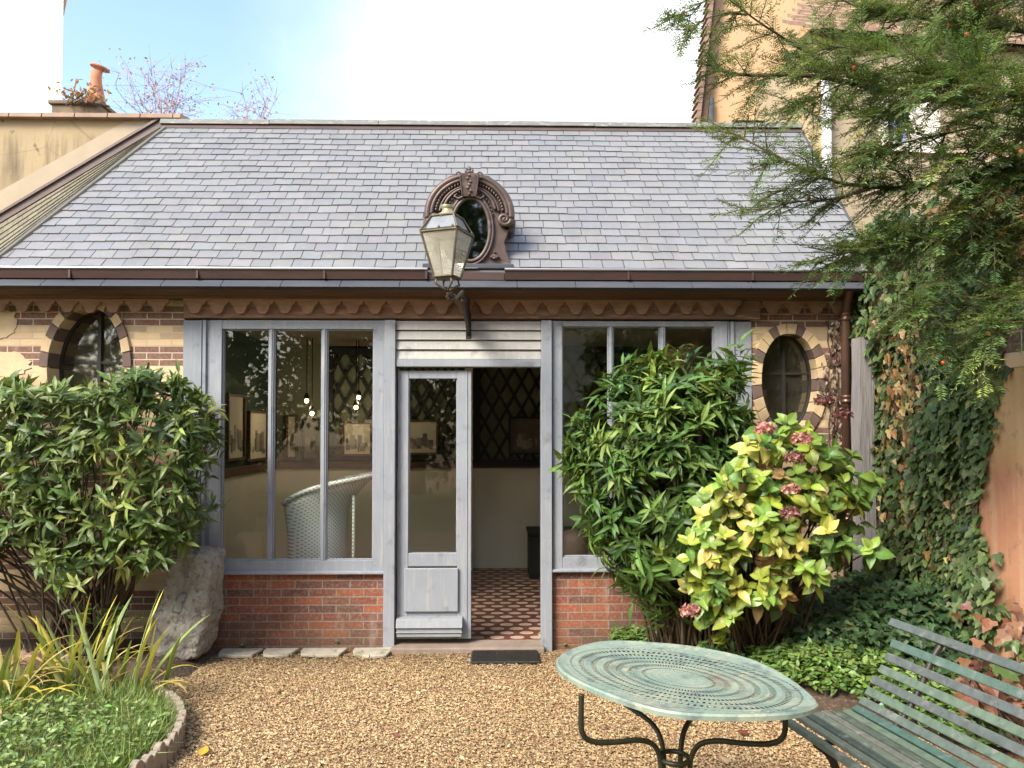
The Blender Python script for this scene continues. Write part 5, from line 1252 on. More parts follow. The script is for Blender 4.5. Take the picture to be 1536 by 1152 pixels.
for (px, py, r_, kind) in heads:
    c = P(px, py, -1.40 if px < 1220 else -1.05); n = 260; dv = rvec(n); dv[:, 2] = np.abs(dv[:, 2])*.9-.25
    r_ = r_*.86; ps = np.array(c)+unit(dv)*r_*np.array([1.15, 1.0, .85])*rng.uniform(.75, 1.05, (n, 1))
    pal = {'r': [(.36, .12, .11), (.46, .24, .17), (.26, .08, .085)], 'p': [(.20, .065, .065), (.28, .11, .095), (.13, .05, .05)], 'd': [(.20, .065, .06), (.28, .13, .10), (.13, .05, .045)]}[kind]
    v, f, t = scatter(petal[0], petal[1], ps, rvec(n), unit(dv), np.full(n, .021), tints(n, pal, None, .2))
    npmesh('flower_head', v, f, M['leaf'], hy, t)
# ------------------------------------------------------------------ ivy on the right wall
iv = empty('climbing_ivy', (WX-.1, -.8, .1), 'thick dark ivy hanging down the ochre wall at the right', 'ivy')
left = [(330, 1312), (400, 1279), (480, 1278), (560, 1290), (660, 1300), (760, 1318), (850, 1300), (950, 1280)]
right = [(330, 1530), (420, 1512), (520, 1505), (600, 1496), (660, 1480), (720, 1468), (790, 1464), (840, 1480), (890, 1492), (950, 1500)]
def lerp_tab(tab, y):
    for (a, xa_), (b, xb_) in zip(tab, tab[1:]):
        if a <= y <= b: return xa_+(xb_-xa_)*(y-a)/(b-a)
    return tab[0][1] if y < tab[0][0] else tab[-1][1]
pos, al, nr, szs, colr = [], [], [], [], []
IVP = [(.052, .088, .026), (.074, .112, .034), (.034, .060, .020), (.12, .15, .052), (.16, .18, .09)]
strands = []
def gap(px, py):      # bare streak of wall and dead leaves
    return abs(px-(1352+.03*(py-500)+8*math.sin(py*.05))) < (10 if 480 < py < 780 else 3) and random.random() < .8
cnt = 0
while cnt < 5200:
    py = random.uniform(325, 960); a, b = lerp_tab(left, py), lerp_tab(right, py); px = random.uniform(a-4, b+random.gauss(0, 6))
    if gap(px, py): continue
    off = random.uniform(.01, .11)*(.6+.5*math.sin(px*.045+py*.012)+.3*math.sin(py*.03))
    q = PX(px, py, WX-max(.01, off))
    if q.y > -.04: 
        q = P(px, py, -.06-random.random()*.1)
        if q.x < FX(1278, -.1): continue
    if q.z < .02 or q.z > 3.2: continue
    pos.append(tuple(q)); cnt += 1
    al.append((random.gauss(-.25, .25), random.gauss(-.05, .5), -1+random.gauss(0, .3))); nr.append((-1+random.gauss(0, .35), random.gauss(-.35, .4), .45+random.gauss(0, .35)))
pos = np.array(pos); N = len(pos)
al, nr = np.array(al), np.array(nr); nr = unit(nr); al = unit(al-nr*np.sum(al*nr, 1, keepdims=True))
v, f, t = scatter(IVY[0], IVY[1], pos, al, nr, rng.uniform(.040, .082, N), tints(N, IVP, [.3, .3, .2, .13, .07], .2))
npmesh('ivy_leaves', v, f, M['ivy_leaf'], iv, t)
n = 420; pos2, k = [], 0
while k < n:
    py = random.uniform(470, 860); q = PX(1352+.03*(py-500)+random.gauss(0, 22), py, WX-.02-random.random()*.05); pos2.append(tuple(q)); k += 1
v, f, t = scatter(IVY[0], IVY[1], np.array(pos2), unit(np.stack([np.zeros(n), rng.normal(0, .5, n), -np.ones(n)], 1)), unit(np.stack([-np.ones(n), rng.normal(-.3, .4, n), rng.normal(.3, .4, n)], 1)), rng.uniform(.03, .07, n), tints(n, [(.42, .25, .10), (.30, .16, .06), (.50, .36, .16), (.16, .09, .04)], None, .2))
npmesh('dead_leaves', v, f, M['leaf'], iv, t)
n = 700; py_ = rng.uniform(-2.6, -.02, n)
pos3 = np.stack([WX+rng.uniform(-.09, .30, n), py_, 2.95+rng.uniform(-.12, .10, n)], 1)
v, f, t = scatter(IVY[0], IVY[1], pos3, unit(np.stack([rng.normal(-.5, .5, n), rng.normal(-.2, .5, n), rng.normal(-.5, .3, n)], 1)), unit(np.stack([rng.normal(-.5, .4, n), rng.normal(-.3, .4, n), np.ones(n)], 1)), rng.uniform(.05, .085, n), tints(n, IVP, [.3, .3, .2, .13, .07], .2))
npmesh('ivy_leaves', v, f, M['ivy_leaf'], iv, t)
paths = []
for i in range(44):
    px = random.uniform(1290, 1490); pts = []
    for j in range(9):
        py = 950-j*72; px += random.gauss(0, 9); a, b = lerp_tab(left, py), lerp_tab(right, py); q = PX(min(max(px, a+5), b-3), py, WX-.012)
        if q.y < -.05: pts.append(q)
    if len(pts) > 3: paths.append((pts, [.010-.0008*k for k in range(len(pts))]))
stems_mesh('ivy_stems', paths, M['bark'], iv, 5)
# withered creeper on the brick beside the downpipe
wcr = empty('withered_creeper', (FX(1250), -.05, 1.2), 'withered brown creeper between the right oval window and the downpipe', 'creeper')
n = 260; pz = np.stack([rng.normal(FX(1250), .045, n), rng.uniform(-.07, -.012, n), rng.uniform(FZ(680), FZ(480), n)], 1); pz[:, 0] += .04*np.sin(pz[:, 2]*9)
v, f, t = scatter(OVAL[0], OVAL[1], pz, unit(np.stack([rng.normal(0, .6, n), rng.normal(-.2, .3, n), -np.ones(n)], 1)), unit(np.stack([rng.normal(0, .5, n), -np.ones(n), rng.normal(0, .5, n)], 1)), rng.uniform(.025, .045, n), tints(n, [(.16, .08, .06), (.24, .15, .12), (.09, .05, .04), (.32, .26, .22)], None, .2))
npmesh('creeper_leaves', v, f, M['leaf'], wcr, t)
g = MB()
for i in range(5): g.tube([(FX(1250)+.04*math.sin(j*.8+i)+random.gauss(0, .01), -.012, FZ(760)+(FZ(480)-FZ(760))*j/9) for j in range(10)], .004, 5)
g.build('creeper_stems', M['bark'], wcr)
# ------------------------------------------------------------------ ground ivy mound and ground cover on the right
def mound(x, y):      # ground height of the bed at the right
    h = 0.0
    if x > .75: h = .05*min((x-.75)/.3, 1)+.42*max(0, min((x-1.35)/1.2, 1))**1.3*max(0, min((y+1.75)/.7, 1))
    return h
def bed_grid(name, xs_, ys_, fn, mat):
    g = MB(); nx, ny = len(xs_), len(ys_)
    g.v = [(x, y, fn(x, y)) for y in ys_ for x in xs_]
    for j in range(ny-1):
        for i in range(nx-1): a = j*nx+i; g.f.append((a, a+1, a+nx+1, a+nx)); g.mi.append(0)
    return g.build(name, mat, smooth=True)
tag(bed_grid('flower_bed_ground', np.linspace(.7, 2.67, 60), np.linspace(-3.6, -.02, 90), lambda x, y: mound(x, y)-.006+.02*math.sin(x*9)*math.sin(y*7)*.5-(.08 if y < -.22-(x-.8)*1.02+.20 else 0), M['soil']), kind='structure')
def lefth(x, y):
    return .10*max(0, min((y+.75)/.3, 1))*max(0, min((FX(322, -.2)-x)/.15, 1))-.02
tag(bed_grid('flower_bed_ground', np.linspace(-5.5, FX(330, -.2), 40), np.linspace(-1.0, -.01, 12), lefth, M['soil']), kind='structure')
def front_i(x): return -.22-(x-.80)*1.02
n = 6500; pos, sz = [], []
while len(pos) < n:
    px, py = random.uniform(1010, 1540), random.uniform(780, 1010)
    y = random.uniform(-1.75, -.2); q = P(px, py, y)
    if q.x > WX-.03 or q.x < 1.05: continue
    h = mound(q.x, y)
    if q.y < front_i(q.x)+.35: continue
    if abs(q.z-h) < .09+.10*random.random() and q.z > 0: pos.append((q.x, q.y, max(q.z, h)+random.uniform(0, .05))); 
pos = np.array(pos); N = len(pos)
al = unit(np.stack([rng.normal(-.1, .7, N), rng.normal(-.6, .5, N), rng.normal(-.45, .35, N)], 1)); nr = unit(np.stack([rng.normal(-.1, .35, N), rng.normal(-.45, .35, N), np.ones(N)], 1))
v, f, t = scatter(IVY[0], IVY[1], pos, al, nr, rng.uniform(.035, .07, N), tints(N, [(.030, .062, .024), (.045, .085, .030), (.022, .045, .020), (.085, .12, .05)], [.35, .3, .22, .13], .2))
tag(npmesh('ground_ivy_foliage', v, f, M['ivy_leaf'], None, t), kind='stuff')
n = 7500; pos = []
def front(x): return -.22-(x-.80)*1.02-.05*math.sin(x*9)
while len(pos) < n:
    x = random.uniform(.80, 2.5); y = random.uniform(-2.1, -.1)
    if y < front(x) or y > front(x)+.62+.05*math.sin(x*7): continue
    pos.append((x, y, mound(x, y)*.7+random.uniform(.03, .15)*min(1, .35+(y-front(x))*5)))
pos = np.array(pos); N = len(pos); al = unit(np.stack([rng.normal(0, .7, N), rng.normal(-.35, .7, N), rng.normal(.15, .3, N)], 1)); nr = unit(np.stack([rng.normal(0, .35, N), rng.normal(-.25, .35, N), np.ones(N)], 1))
v, f, t = scatter(OVAL[0], OVAL[1], pos, al, nr, rng.uniform(.032, .06, N), tints(N, [(.12, .20, .05), (.16, .25, .06), (.075, .14, .035), (.22, .29, .10)], [.35, .3, .22, .13], .2), rng.uniform(.8, 1.3, N))
tag(npmesh('periwinkle_foliage', v, f, M['leaf'], None, t), kind='stuff')
# red and green leaves behind the bench
vp = empty('red_vine', (2.45, -2.0, .1), 'reddening vine with broad leaves behind the bench at the right edge', 'vine')
n = 170; pos = [];  colr = []
while len(pos) < n:
    px, py = random.uniform(1440, 1600), random.uniform(905, 1060); q = P(px, py, random.uniform(-2.1, -1.3))
    if px < 1500 and py < 985 and random.random() < .85: continue
    if q.x < WX-.03 and q.z > .05: pos.append(tuple(q)); colr.append(random.choice([(.22, .075, .05), (.30, .12, .075), (.36, .18, .10), (.15, .06, .05)] if not (1490 < px and 955 < py < 1010) else [(.12, .22, .06), (.16, .26, .08), (.09, .17, .05)]))
pos = np.array(pos); al = unit(np.stack([rng.normal(-.3, .5, n), rng.normal(-.4, .5, n), rng.normal(-.4, .4, n)], 1)); nr = unit(np.stack([rng.normal(-.4, .4, n), rng.normal(-.7, .3, n), np.ones(n)*.7], 1))
v, f, t = scatter(IVY[0], IVY[1], pos, al, nr, rng.uniform(.05, .085, n), .62*np.array(colr)*(1+rng.normal(0, .15, (n, 1))))
npmesh('vine_leaves', v, f, M['leaf'], vp, t)
g = MB()
for i in range(14): q = pos[i*10]; g.tube(smooth_path([(2.5, -1.9+random.gauss(0, .3), .05), (q[0]+.05, q[1]+.05, q[2]*.7+.1), tuple(q)], 1), .004, 5)
g.build('vine_stems', M['bark'], vp)
# ------------------------------------------------------------------ round lawn bed at lower left with scalloped edging
BC, BR = Vector((-2.60, -1.90)), 1.02
e1, e2 = PZ(276, 1072, .10), PZ(206, 1152, .10)
tag(bed_grid('lawn_ground', np.linspace(-1, 1, 26), np.linspace(-1, 1, 26), lambda x, y: 0, M['soil']), kind='structure')
lg = [o for o in C.objects if o.name.startswith('lawn_ground')][-1]
co = []
for v_ in lg.data.vertices:
    x, y = v_.co.x, v_.co.y; r_ = max(abs(x), abs(y)); l_ = math.hypot(x, y) or 1; k = r_/l_
    v_.co = (BC.x+x*k*(BR-.02), BC.y+y*k*(BR-.02), .055+.05*(1-r_*r_))
edm = pm('edging_concrete', (.30, .25, .19), (.20, .165, .125), .9, 14, bump=.5, bscale=50, c=(.09, .10, .05), cscale=11)
ne = 38; proto_e = None
for i in range(ne):
    a = R(-75)+R(150)*i/(ne-1) if False else R(-68)+R(136)*i/(ne-1)
    c = Vector((BC.x+BR*math.cos(a), BC.y+BR*math.sin(a), 0))
    q = (c-CAM); 
    if i == 0:
        g = MB(); w = BR*R(136)/(ne-1)*.98
        pts = [(-w/2, -.05), (w/2, -.05), (w/2, .075)]+[(w/2*math.cos(t), .075+.035*math.sin(t)) for t in [math.pi*k/8 for k in range(1, 8)]]+[(-w/2, .075)]
        g.prism(pts, lambda p, k: (-.018+.036*k, p[0], p[1])); proto_e = g.build('scalloped_edging', edm, bevel=.004); o = proto_e
    else:
        o = proto_e.copy(); C.objects.link(o)
    o.location = c+Vector((0, 0, random.uniform(-.008, .008))); o.rotation_euler = (random.gauss(0, .03), random.gauss(0, .05), a)
    tag(o, 'scalloped concrete edging piece round the lawn bed at lower left', 'edging', 'scalloped edging pieces')
def grass(n, region, h, pal, w, name, lean=.5, wid=.10):
    pos = []
    while len(pos) < n:
        a, r_ = random.uniform(0, 2*math.pi), math.sqrt(random.random())*(BR-.035); x, y = BC.x+r_*math.cos(a), BC.y+r_*math.sin(a)
        if x < -3.5 or not region(x, y): continue
        pos.append((x, y, .05+.05*(1-(r_/BR)**2)))
    pos = np.array(pos); N = len(pos)
    al = unit(np.stack([rng.normal(0, lean, N), rng.normal(0, lean, N), np.ones(N)], 1)); tm = strip([(0, .06), (.5, .05), (1, .004)], .02, .0)
    return scatter(tm[0], tm[1], pos, al, unit(rng.normal(0, 1, (N, 3))), h*rng.uniform(.5, 1.2, N), tints(N, pal, w, .2), np.full(N, wid*10), rng.uniform(.1, .7, N))
GP = [(.15, .23, .050), (.11, .18, .042), (.21, .28, .07), (.32, .29, .12)]
a_ = grass(12000, lambda x, y: True, .085, GP, [.4, .3, .2, .1], 'g', .6, .045)
b_ = grass(5000, lambda x, y: math.hypot(x-BC.x, y-BC.y) > BR-.30, .13, GP, [.4, .35, .15, .1], 'g', .5, .03)
v, f, t = joined([a_, b_]); tag(npmesh('lawn_grass', v, f, M['leaf'], None, t), kind='stuff')
n = 5200; ang = rng.uniform(0, 2*math.pi, n); rr = np.sqrt(rng.random(n))*(BR-.06)
pos = np.stack([BC.x+rr*np.cos(ang), BC.y+rr*np.sin(ang), .10+.05*(1-(rr/BR)**2)+rng.uniform(-.02, .035, n)], 1); pos = pos[pos[:, 1] < BC.y+.45]; n = len(pos)
v, f, t = scatter(OVAL[0], OVAL[1], pos, unit(np.stack([rng.normal(0, 1, n), rng.normal(0, 1, n), rng.normal(.35, .3, n)], 1)), unit(np.stack([rng.normal(0, .4, n), rng.normal(-.2, .4, n), np.ones(n)], 1)), rng.uniform(.02, .042, n), tints(n, [(.19, .28, .07), (.14, .22, .055), (.25, .33, .11), (.11, .17, .05)], None, .2))
tag(npmesh('clover_undergrowth', v, f, M['leaf'], None, t), kind='stuff')
# irises
def blade(base, az, length, lean, droop, width, cb, ct, g):
    """curved two-sided strap leaf, appended to g=(V,F,T)"""
    V, Fq, T = g; k = 9; d = np.array((math.cos(az), math.sin(az), 0)); side = np.array((-math.sin(az), math.cos(az), 0)); o = len(V); p = np.array(base, float); th = math.pi/2-lean
    tw = random.uniform(-.8, .8)
    for i in range(k+1):
        t = i/k; w = width*(1-.25*t) if t < .6 else width*.85*max(0, 1-(t-.6)/.4)**.6+.001
        sd = side*math.cos(tw)+d*math.sin(tw)*.6; fo = np.array((0, 0, 1))*.15*w
        for s_ in (-1, 0, 1): V.append(p+sd*w*s_*.5+(fo*0 if s_ else -d*.12*w)); T.append(np.array(cb)*(1-t)+np.array(ct)*t)
        if i: a = o+3*(i-1); Fq.append((a, a+1, a+4, a+3)); Fq.append((a+1, a+2, a+5, a+4))
        p = p+(d*math.cos(th)+np.array((0, 0, 1))*math.sin(th))*length/k; th -= droop/k*(1.6*t+.2)
    return g
GRN, YEL, TAN, BRN, GRY = (.19, .28, .065), (.60, .48, .07), (.55, .38, .16), (.30, .17, .075), (.26, .34, .16)
clumps = [(-2.52, -1.06, 28, 'large yellowed iris clump at the back of the lawn bed'), (-2.80, -1.16, 40, 'iris clump with tan withered leaves at the left edge'), (-2.10, -1.22, 20, 'upright greener iris clump beside the gravel'), (-2.32, -1.13, 16, 'iris clump with long arching yellow leaf at the lawn edge'), (-2.66, -1.50, 24, 'sprawling straw-coloured iris clump low at the left edge')]
for ci, (x, y, n, lab) in enumerate(clumps):
    ir = empty('iris_plant', (x, y, .08), lab, 'iris', 'irises in the lawn bed'); g = ([], [], [])
    for i in range(n):
        kind = random.random(); fan = random.uniform(-1, 1)
        base = (x+fan*.13+random.gauss(0, .03), y+random.gauss(0, .06), .07); az = (0 if fan > 0 else math.pi)+random.gauss(0, .7)
        wither = ci in (1, 4)
        if kind < (.22 if wither else .52): blade(base, az, random.uniform(.30, .56)*(1.15 if ci in (0, 2) else 1), random.uniform(.05, .6), random.uniform(.1, .7), random.uniform(.028, .042), GRN if random.random() < .6 else GRY, YEL if random.random() < .55 else (.24, .33, .09), g)
        elif kind < (.62 if wither else .82): blade(base, az, random.uniform(.3, .55), random.uniform(.3, .9), random.uniform(1.0, 2.2), random.uniform(.024, .038), (.36, .36, .08), random.choice([YEL, TAN]), g)
        else: blade(base, az, random.uniform(.25, .5), random.uniform(.5, 1.2), random.uniform(1.4, 2.6), random.uniform(.014, .026), TAN, random.choice([TAN, BRN]), g)
    npmesh('iris_leaves', np.array(g[0]), np.array(g[1]), M['leaf'], ir, np.array(g[2]))
    rz = MB()
    for k in range(4): rz.blob((x+random.gauss(0, .06), y+random.gauss(0, .04), .065), (.05, .03, .02), 7, 5)
    rz.build('rhizome', M['bark'], ir, smooth=True)
# small weeds at the foot of the wall
for (px, py, s_, lab) in ((365, 972, 1.0, 'weed tuft in front of the left brick base'), (505, 970, .8, 'small weed by the cracked paving slab'), (668, 966, .9, 'weed sprouting under the closed door leaf'), (838, 968, 1.1, 'weed beside the right door post'), (860, 962, 1.2, 'low weed at the foot of the right brick base')):
    q = PZ(px, py, .0); n = 46; v, f, t = scatter(OVAL[0], OVAL[1], np.array(q)+np.stack([rng.normal(0, .05*s_, n), rng.normal(0, .02, n)-.01, rng.uniform(.01, .07*s_, n)], 1), unit(np.stack([rng.normal(0, .8, n), rng.normal(-.2, .6, n), rng.uniform(.1, 1, n)], 1)), unit(rng.normal(0, 1, (n, 3))+np.array((0, -.4, .8))), rng.uniform(.02, .05, n)*s_, tints(n, GP, None, .2), rng.uniform(.4, 1, n))
    tag(npmesh('weed', v, f, M['leaf'], None, t), lab, 'weed', 'weeds along the foot of the pavilion')
lo = empty('seedling', (FX(165, -.55), -.55, .1), 'low leafy seedling under the laurel stems', 'plant'); n = 60
q = P(150, 925, -.6); v, f, t = scatter(LANCE[0], LANCE[1], np.array(q)+np.stack([rng.normal(0, .10, n), rng.normal(0, .06, n), rng.uniform(-.08, .06, n)], 1), unit(np.stack([rng.normal(0, .8, n), rng.normal(-.4, .5, n), rng.uniform(0, .8, n)], 1)), unit(rng.normal(0, .5, (n, 3))+np.array((0, -.3, 1))), rng.uniform(.05, .08, n), tints(n, GREEN, None, .2), np.full(n, 1.5)); npmesh('seedling_leaves', v, f, M['leaf'], lo, t)
# ------------------------------------------------------------------ gravel
n = 150000
x = rng.uniform(-2.6, 2.2, n); y = rng.uniform(-2.95, -.13, n)
keep = (np.hypot(x-BC.x, y-BC.y) > BR+.02) & ~((x > .8) & (y > -.22-(x-.8)*1.02+.24)) & ~((x < FX(322, -.2)) & (y > -.62))
keep &= np.abs(x) < (y+5.61)*.72
x, y = x[keep], y[keep]; n = len(x)
oct_v = np.array([(1, 0, 0), (0, 1, 0), (-1, 0, 0), (0, -1, 0), (0, 0, 1), (0, 0, -1.)]); oct_f = np.array([(0, 1, 4), (1, 2, 4), (2, 3, 4), (3, 0, 4), (1, 0, 5), (2, 1, 5), (3, 2, 5), (0, 3, 5)])
s = rng.lognormal(math.log(.0050), .36, n); s = np.minimum(s, .014)
vv = oct_v[None]*rng.uniform(.55, 1.25, (n, 6, 1))+rng.normal(0, .18, (n, 6, 3)); vv[:, :, 2] *= .62
a = rng.uniform(0, 2*math.pi, n); ca, sa = np.cos(a)[:, None], np.sin(a)[:, None]
vx = (vv[:, :, 0]*1.25*ca-vv[:, :, 1]*.8*sa)*s[:, None]+x[:, None]; vy = (vv[:, :, 0]*1.25*sa+vv[:, :, 1]*.8*ca)*s[:, None]+y[:, None]; vz = vv[:, :, 2]*s[:, None]+(s*.35*rng.uniform(-.4, 1.6, n)-.002)[:, None]
V = np.stack([vx, vy, vz], 2).reshape(-1, 3); Fq = (oct_f[None]+(np.arange(n)*6)[:, None, None]).reshape(-1, 3)
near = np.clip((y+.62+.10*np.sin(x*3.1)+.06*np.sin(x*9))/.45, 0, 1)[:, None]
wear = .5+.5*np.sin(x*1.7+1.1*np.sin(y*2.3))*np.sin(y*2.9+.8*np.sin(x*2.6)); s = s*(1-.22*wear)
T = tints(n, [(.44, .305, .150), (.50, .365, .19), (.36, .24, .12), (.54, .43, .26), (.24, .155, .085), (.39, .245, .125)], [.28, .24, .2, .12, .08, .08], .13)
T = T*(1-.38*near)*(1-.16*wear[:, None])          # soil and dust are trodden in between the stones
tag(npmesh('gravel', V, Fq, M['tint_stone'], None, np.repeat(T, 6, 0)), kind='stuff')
for (px, py, colr, lab) in ((298*1.0+2, 1133, (.55, .33, .04), 'yellow fallen leaf on the gravel beside the lawn edging'), (1035, 1083, (.50, .36, .12), 'tan fallen leaf on the gravel under the left half of the table'), (1128, 1080, (.62, .42, .04), 'yellow fallen leaf on the gravel under the right half of the table'), (1124, 1100, (.16, .05, .04), 'dark red fallen leaf on the gravel under the table edge'), (1092, 1146, (.45, .30, .18), 'pale brown fallen leaf on the gravel between the table legs'), (240, 960, (.33, .22, .13), 'dry curled leaf at the foot of the standing stone')):
    q = PZ(px, py, .012); v, f, t = scatter(BROAD[0], BROAD[1], np.array([tuple(q)]), np.array([(random.gauss(0, 1), random.gauss(0, 1), .1)]), np.array([(.1, -.2, 1)]), [.07], np.array([colr]), [1.0], [-.3])
    tag(npmesh('fallen_leaf', v, f, M['leaf'], None, t), lab, 'leaf', 'fallen leaves on the gravel')

# leaf litter blown against the wall, the beds and the table
n = 420; lx = rng.uniform(-1.7, 1.9, n); ly = np.where(rng.random(n) < .55, -.16-np.abs(rng.normal(0, .12, n)), rng.uniform(-2.2, -.2, n))
side_ = rng.random(n) < .35; lx = np.where(side_, .85+rng.normal(0, .10, n)+np.abs(rng.uniform(0, 1, n)), lx); ly = np.where(side_, -.30-(lx-.8)*1.02-np.abs(rng.normal(0, .12, n)), ly)
pos = np.stack([lx, ly, rng.uniform(.011, .021, n)], 1); ok = np.hypot(lx-BC.x, ly-BC.y) > BR+.04; pos = pos[ok]; n = len(pos)
v, f, t = scatter(OVAL[0], OVAL[1], pos, unit(np.stack([rng.normal(0, 1, n), rng.normal(0, 1, n), rng.normal(0, .25, n)], 1)), unit(np.stack([rng.normal(0, .35, n), rng.normal(0, .35, n), np.ones(n)], 1)), rng.uniform(.012, .034, n), tints(n, [(.20, .11, .05), (.30, .18, .08), (.12, .07, .04), (.42, .30, .09), (.16, .05, .035), (.10, .16, .04)], [.3, .22, .22, .08, .08, .10], .2), rng.uniform(.6, 1.3, n), rng.uniform(-.8, .8, n))
tag(npmesh('leaf_litter', v, f, M['leaf'], None, t), kind='stuff')
# ------------------------------------------------------------------ yew overhanging from the right
yw = empty('yew_tree', (3.7, -1.9, 0), 'dark green yew with red berries reaching in from the right', 'tree')
YY = -2.1
limbs = [
 ([(1700, 230), (1600, 258), (1536, 264), (1450, 272), (1350, 283), (1270, 278), (1225, 262), (1170, 237), (1130, 215), (1085, 192)], -2.1, .016, 1.0),
 ([(1300, 284), (1250, 300), (1190, 302), (1158, 312), (1130, 318)], -2.15, .006, .55),
 ([(1225, 262), (1190, 282), (1160, 290)], -2.1, .004, .5),
 ([(1750, 200), (1640, 190), (1540, 172), (1440, 153), (1380, 143), (1300, 130), (1230, 114), (1170, 112), (1100, 113), (1065, 98)], -1.9, .026, 1.0),
 ([(1440, 153), (1435, 120), (1450, 75), (1470, 20), (1480, -40)], -1.9, .010, 1.0),
 ([(1310, 132), (1230, 90), (1180, 60), (1130, 28), (1080, -12)], -2.0, .010, 1.0),
 ([(1120, 22), (1085, 20), (1050, 30), (1030, 52)], -2.0, .005, .8),
 ([(1080, -12), (1050, 5), (1035, 25)], -2.0, .005, .8),
 ([(1700, 60), (1600, 60), (1500, 42), (1400, 30), (1300, 20), (1250, -10)], -1.7, .014, 1.1),
 ([(1700, 130), (1600, 120), (1500, 100), (1400, 95), (1320, 75), (1250, 70)], -2.3, .012, 1.25),
 ([(1700, 350), (1640, 340), (1530, 350), (1450, 346), (1380, 360), (1320, 366), (1255, 384)], -2.0, .012, 1.0),
 ([(1320, 366), (1290, 385), (1250, 400), (1225, 392)], -1.9, .005, .6),
 ([(1720, 420), (1640, 405), (1560, 420), (1490, 440), (1430, 470), (1400, 520)], -2.1, .010, 1.1),
 ([(1536, 425), (1500, 460), (1480, 510), (1460, 545)], -2.2, .007, 1.1),
 ([(1640, 300), (1560, 310), (1500, 330), (1440, 385), (1400, 430), (1370, 460)], -2.2, .010, 1.15),
 ([(1700, 210), (1600, 205), (1480, 187), (1420, 200), (1350, 215), (1305, 228)], -2.2, .010, 1.1),
 ([(1380, 143), (1340, 165), (1310, 172), (1270, 170)], -2.0, .006, .9),
 ([(1270, 122), (1235, 140), (1205, 160), (1190, 170)], -2.0, .005, .8),
 ([(1700, -20), (1560, -10), (1460, -15), (1380, -20)], -2.0, .012, 1.2),
 ([(1640, 300), (1580, 250), (1520, 220), (1470, 225), (1420, 245)], -2.4, .008, 1.2),
 ([(1700, 480), (1620, 470), (1560, 490), (1520, 480)], -2.2, .008, .6),
 ([(1640, 230), (1570, 215), (1510, 250), (1460, 300), (1430, 330)], -2.3, .008, 1.1),
 ([(1680, 90), (1580, 150), (1500, 140), (1440, 115), (1380, 110)], -2.45, .008, 1.2),
]
g = MB(); twig = MB(); lp = []
hub = Vector((3.7, -1.9, 2.6))
g.tube(smooth_path([(3.72, -1.9, -.02), (3.70, -1.92, 1.2), (3.66, -1.9, 2.4), (3.72, -1.88, 3.6), (3.7, -1.9, 5.2)], 1), [.16-.012*i for i in range(9)][:len(smooth_path([(0, 0, 0)]*5, 1))] if False else .13, 12)
for pts, y, r, w in limbs:
    p = [P(a, b, y+.10*math.sin(i*1.7+a*.01)) for i, (a, b) in enumerate(pts)]
    if pts[0][0] >= 1640: p = [Vector((3.68, -1.9, p[0].z-.15))]+p
    p = smooth_path(p, 2); n = len(p); g.tube(p, [r*(1-.8*i/(n-1)) for i in range(n)], 7)
    L = 0
    for i in range(1, n):
        seg = (p[i]-p[i-1]).length; k = seg*w; lp.append((p[i-1], p[i], seg*w, (i/n)))
wts = np.array([l[2]*(1.7 if 1.7 < l[1].x < 2.75 else 1 if l[1].x <= 1.7 else .05) for l in lp]); wts /= wts.sum()
NS = 1400
shoot_p, shoot_d, shoot_l, shoot_t = [], [], [], []
berries = []
for si in range(NS):
    a, b, _, fr = lp[rng.choice(len(lp), p=wts)]
    p0 = a.lerp(b, random.random()); d = (b-a).normalized()
    dirn = (d*random.uniform(.2, 1.0)+Vector((random.gauss(-.15, .45), random.gauss(0, .5), random.gauss(-.05, .5)))).normalized()
    Ls = random.uniform(.10, .26)*(1.0 if fr < .85 else .8)
    p1 = p0+dirn*Ls*.5+Vector((0, 0, -.01)); p2 = p0+dirn*Ls+Vector((0, 0, -.22*Ls))
    twig.tube([p0, p1, p2], [.0032, .0022, .0012], 4)
    nn = int(Ls/.028); age = random.random()
    for k in range(nn+1):
        t = (k+.6)/(nn+1); q = p0.lerp(p1, t*2) if t < .5 else p1.lerp(p2, t*2-1)
        side = (1 if k % 2 else -1); ax = dirn.cross(Vector((0, 0, 1))).normalized()
        sd_ = (dirn*.75+ax*side*random.uniform(.45, .9)+Vector((0, 0, random.gauss(-.15, .25)))).normalized()
        if k == nn: sd_ = dirn; q = p2
        shoot_p.append(tuple(q)); shoot_d.append(tuple(sd_)); shoot_l.append(random.uniform(.06, .14)*(1-.35*t)); shoot_t.append(age)
        twig.tube([q, q+sd_*shoot_l[-1]], [.0013, .0008], 3)
        if random.random() < .006 and len(berries) < 78: berries.append(q+sd_*.03+Vector((0, 0, -.014)))
SP, SD, SLn, SA = np.array(shoot_p), np.array(shoot_d), np.array(shoot_l), np.array(shoot_t)
cnt = np.maximum((SLn/.0055).astype(int), 6); idx = np.repeat(np.arange(len(SP)), cnt); N = len(idx)
k = np.concatenate([np.arange(c) for c in cnt]); t = k/np.repeat(cnt, cnt); side = np.where(k % 2, 1, -1)
ax = unit(np.cross(SD, np.array((0, 0, 1.)))); up = np.cross(ax, SD)
d = SD[idx]; pos = SP[idx]+d*(SLn[idx]*t)[:, None]
al = d*.55+ax[idx]*(side*.9)[:, None]+up[idx]*rng.normal(.12, .3, (N, 1)); al = unit(al+rng.normal(0, .1, (N, 3)))
PALY = np.array([(.040, .098, .028), (.070, .150, .040), (.12, .22, .055), (.24, .34, .07)])
ai = np.digitize(SA, [.42, .76, .94]); T = PALY[ai][idx]*(1+rng.normal(0, .16, (N, 1)))*(.85+.5*t[:, None])
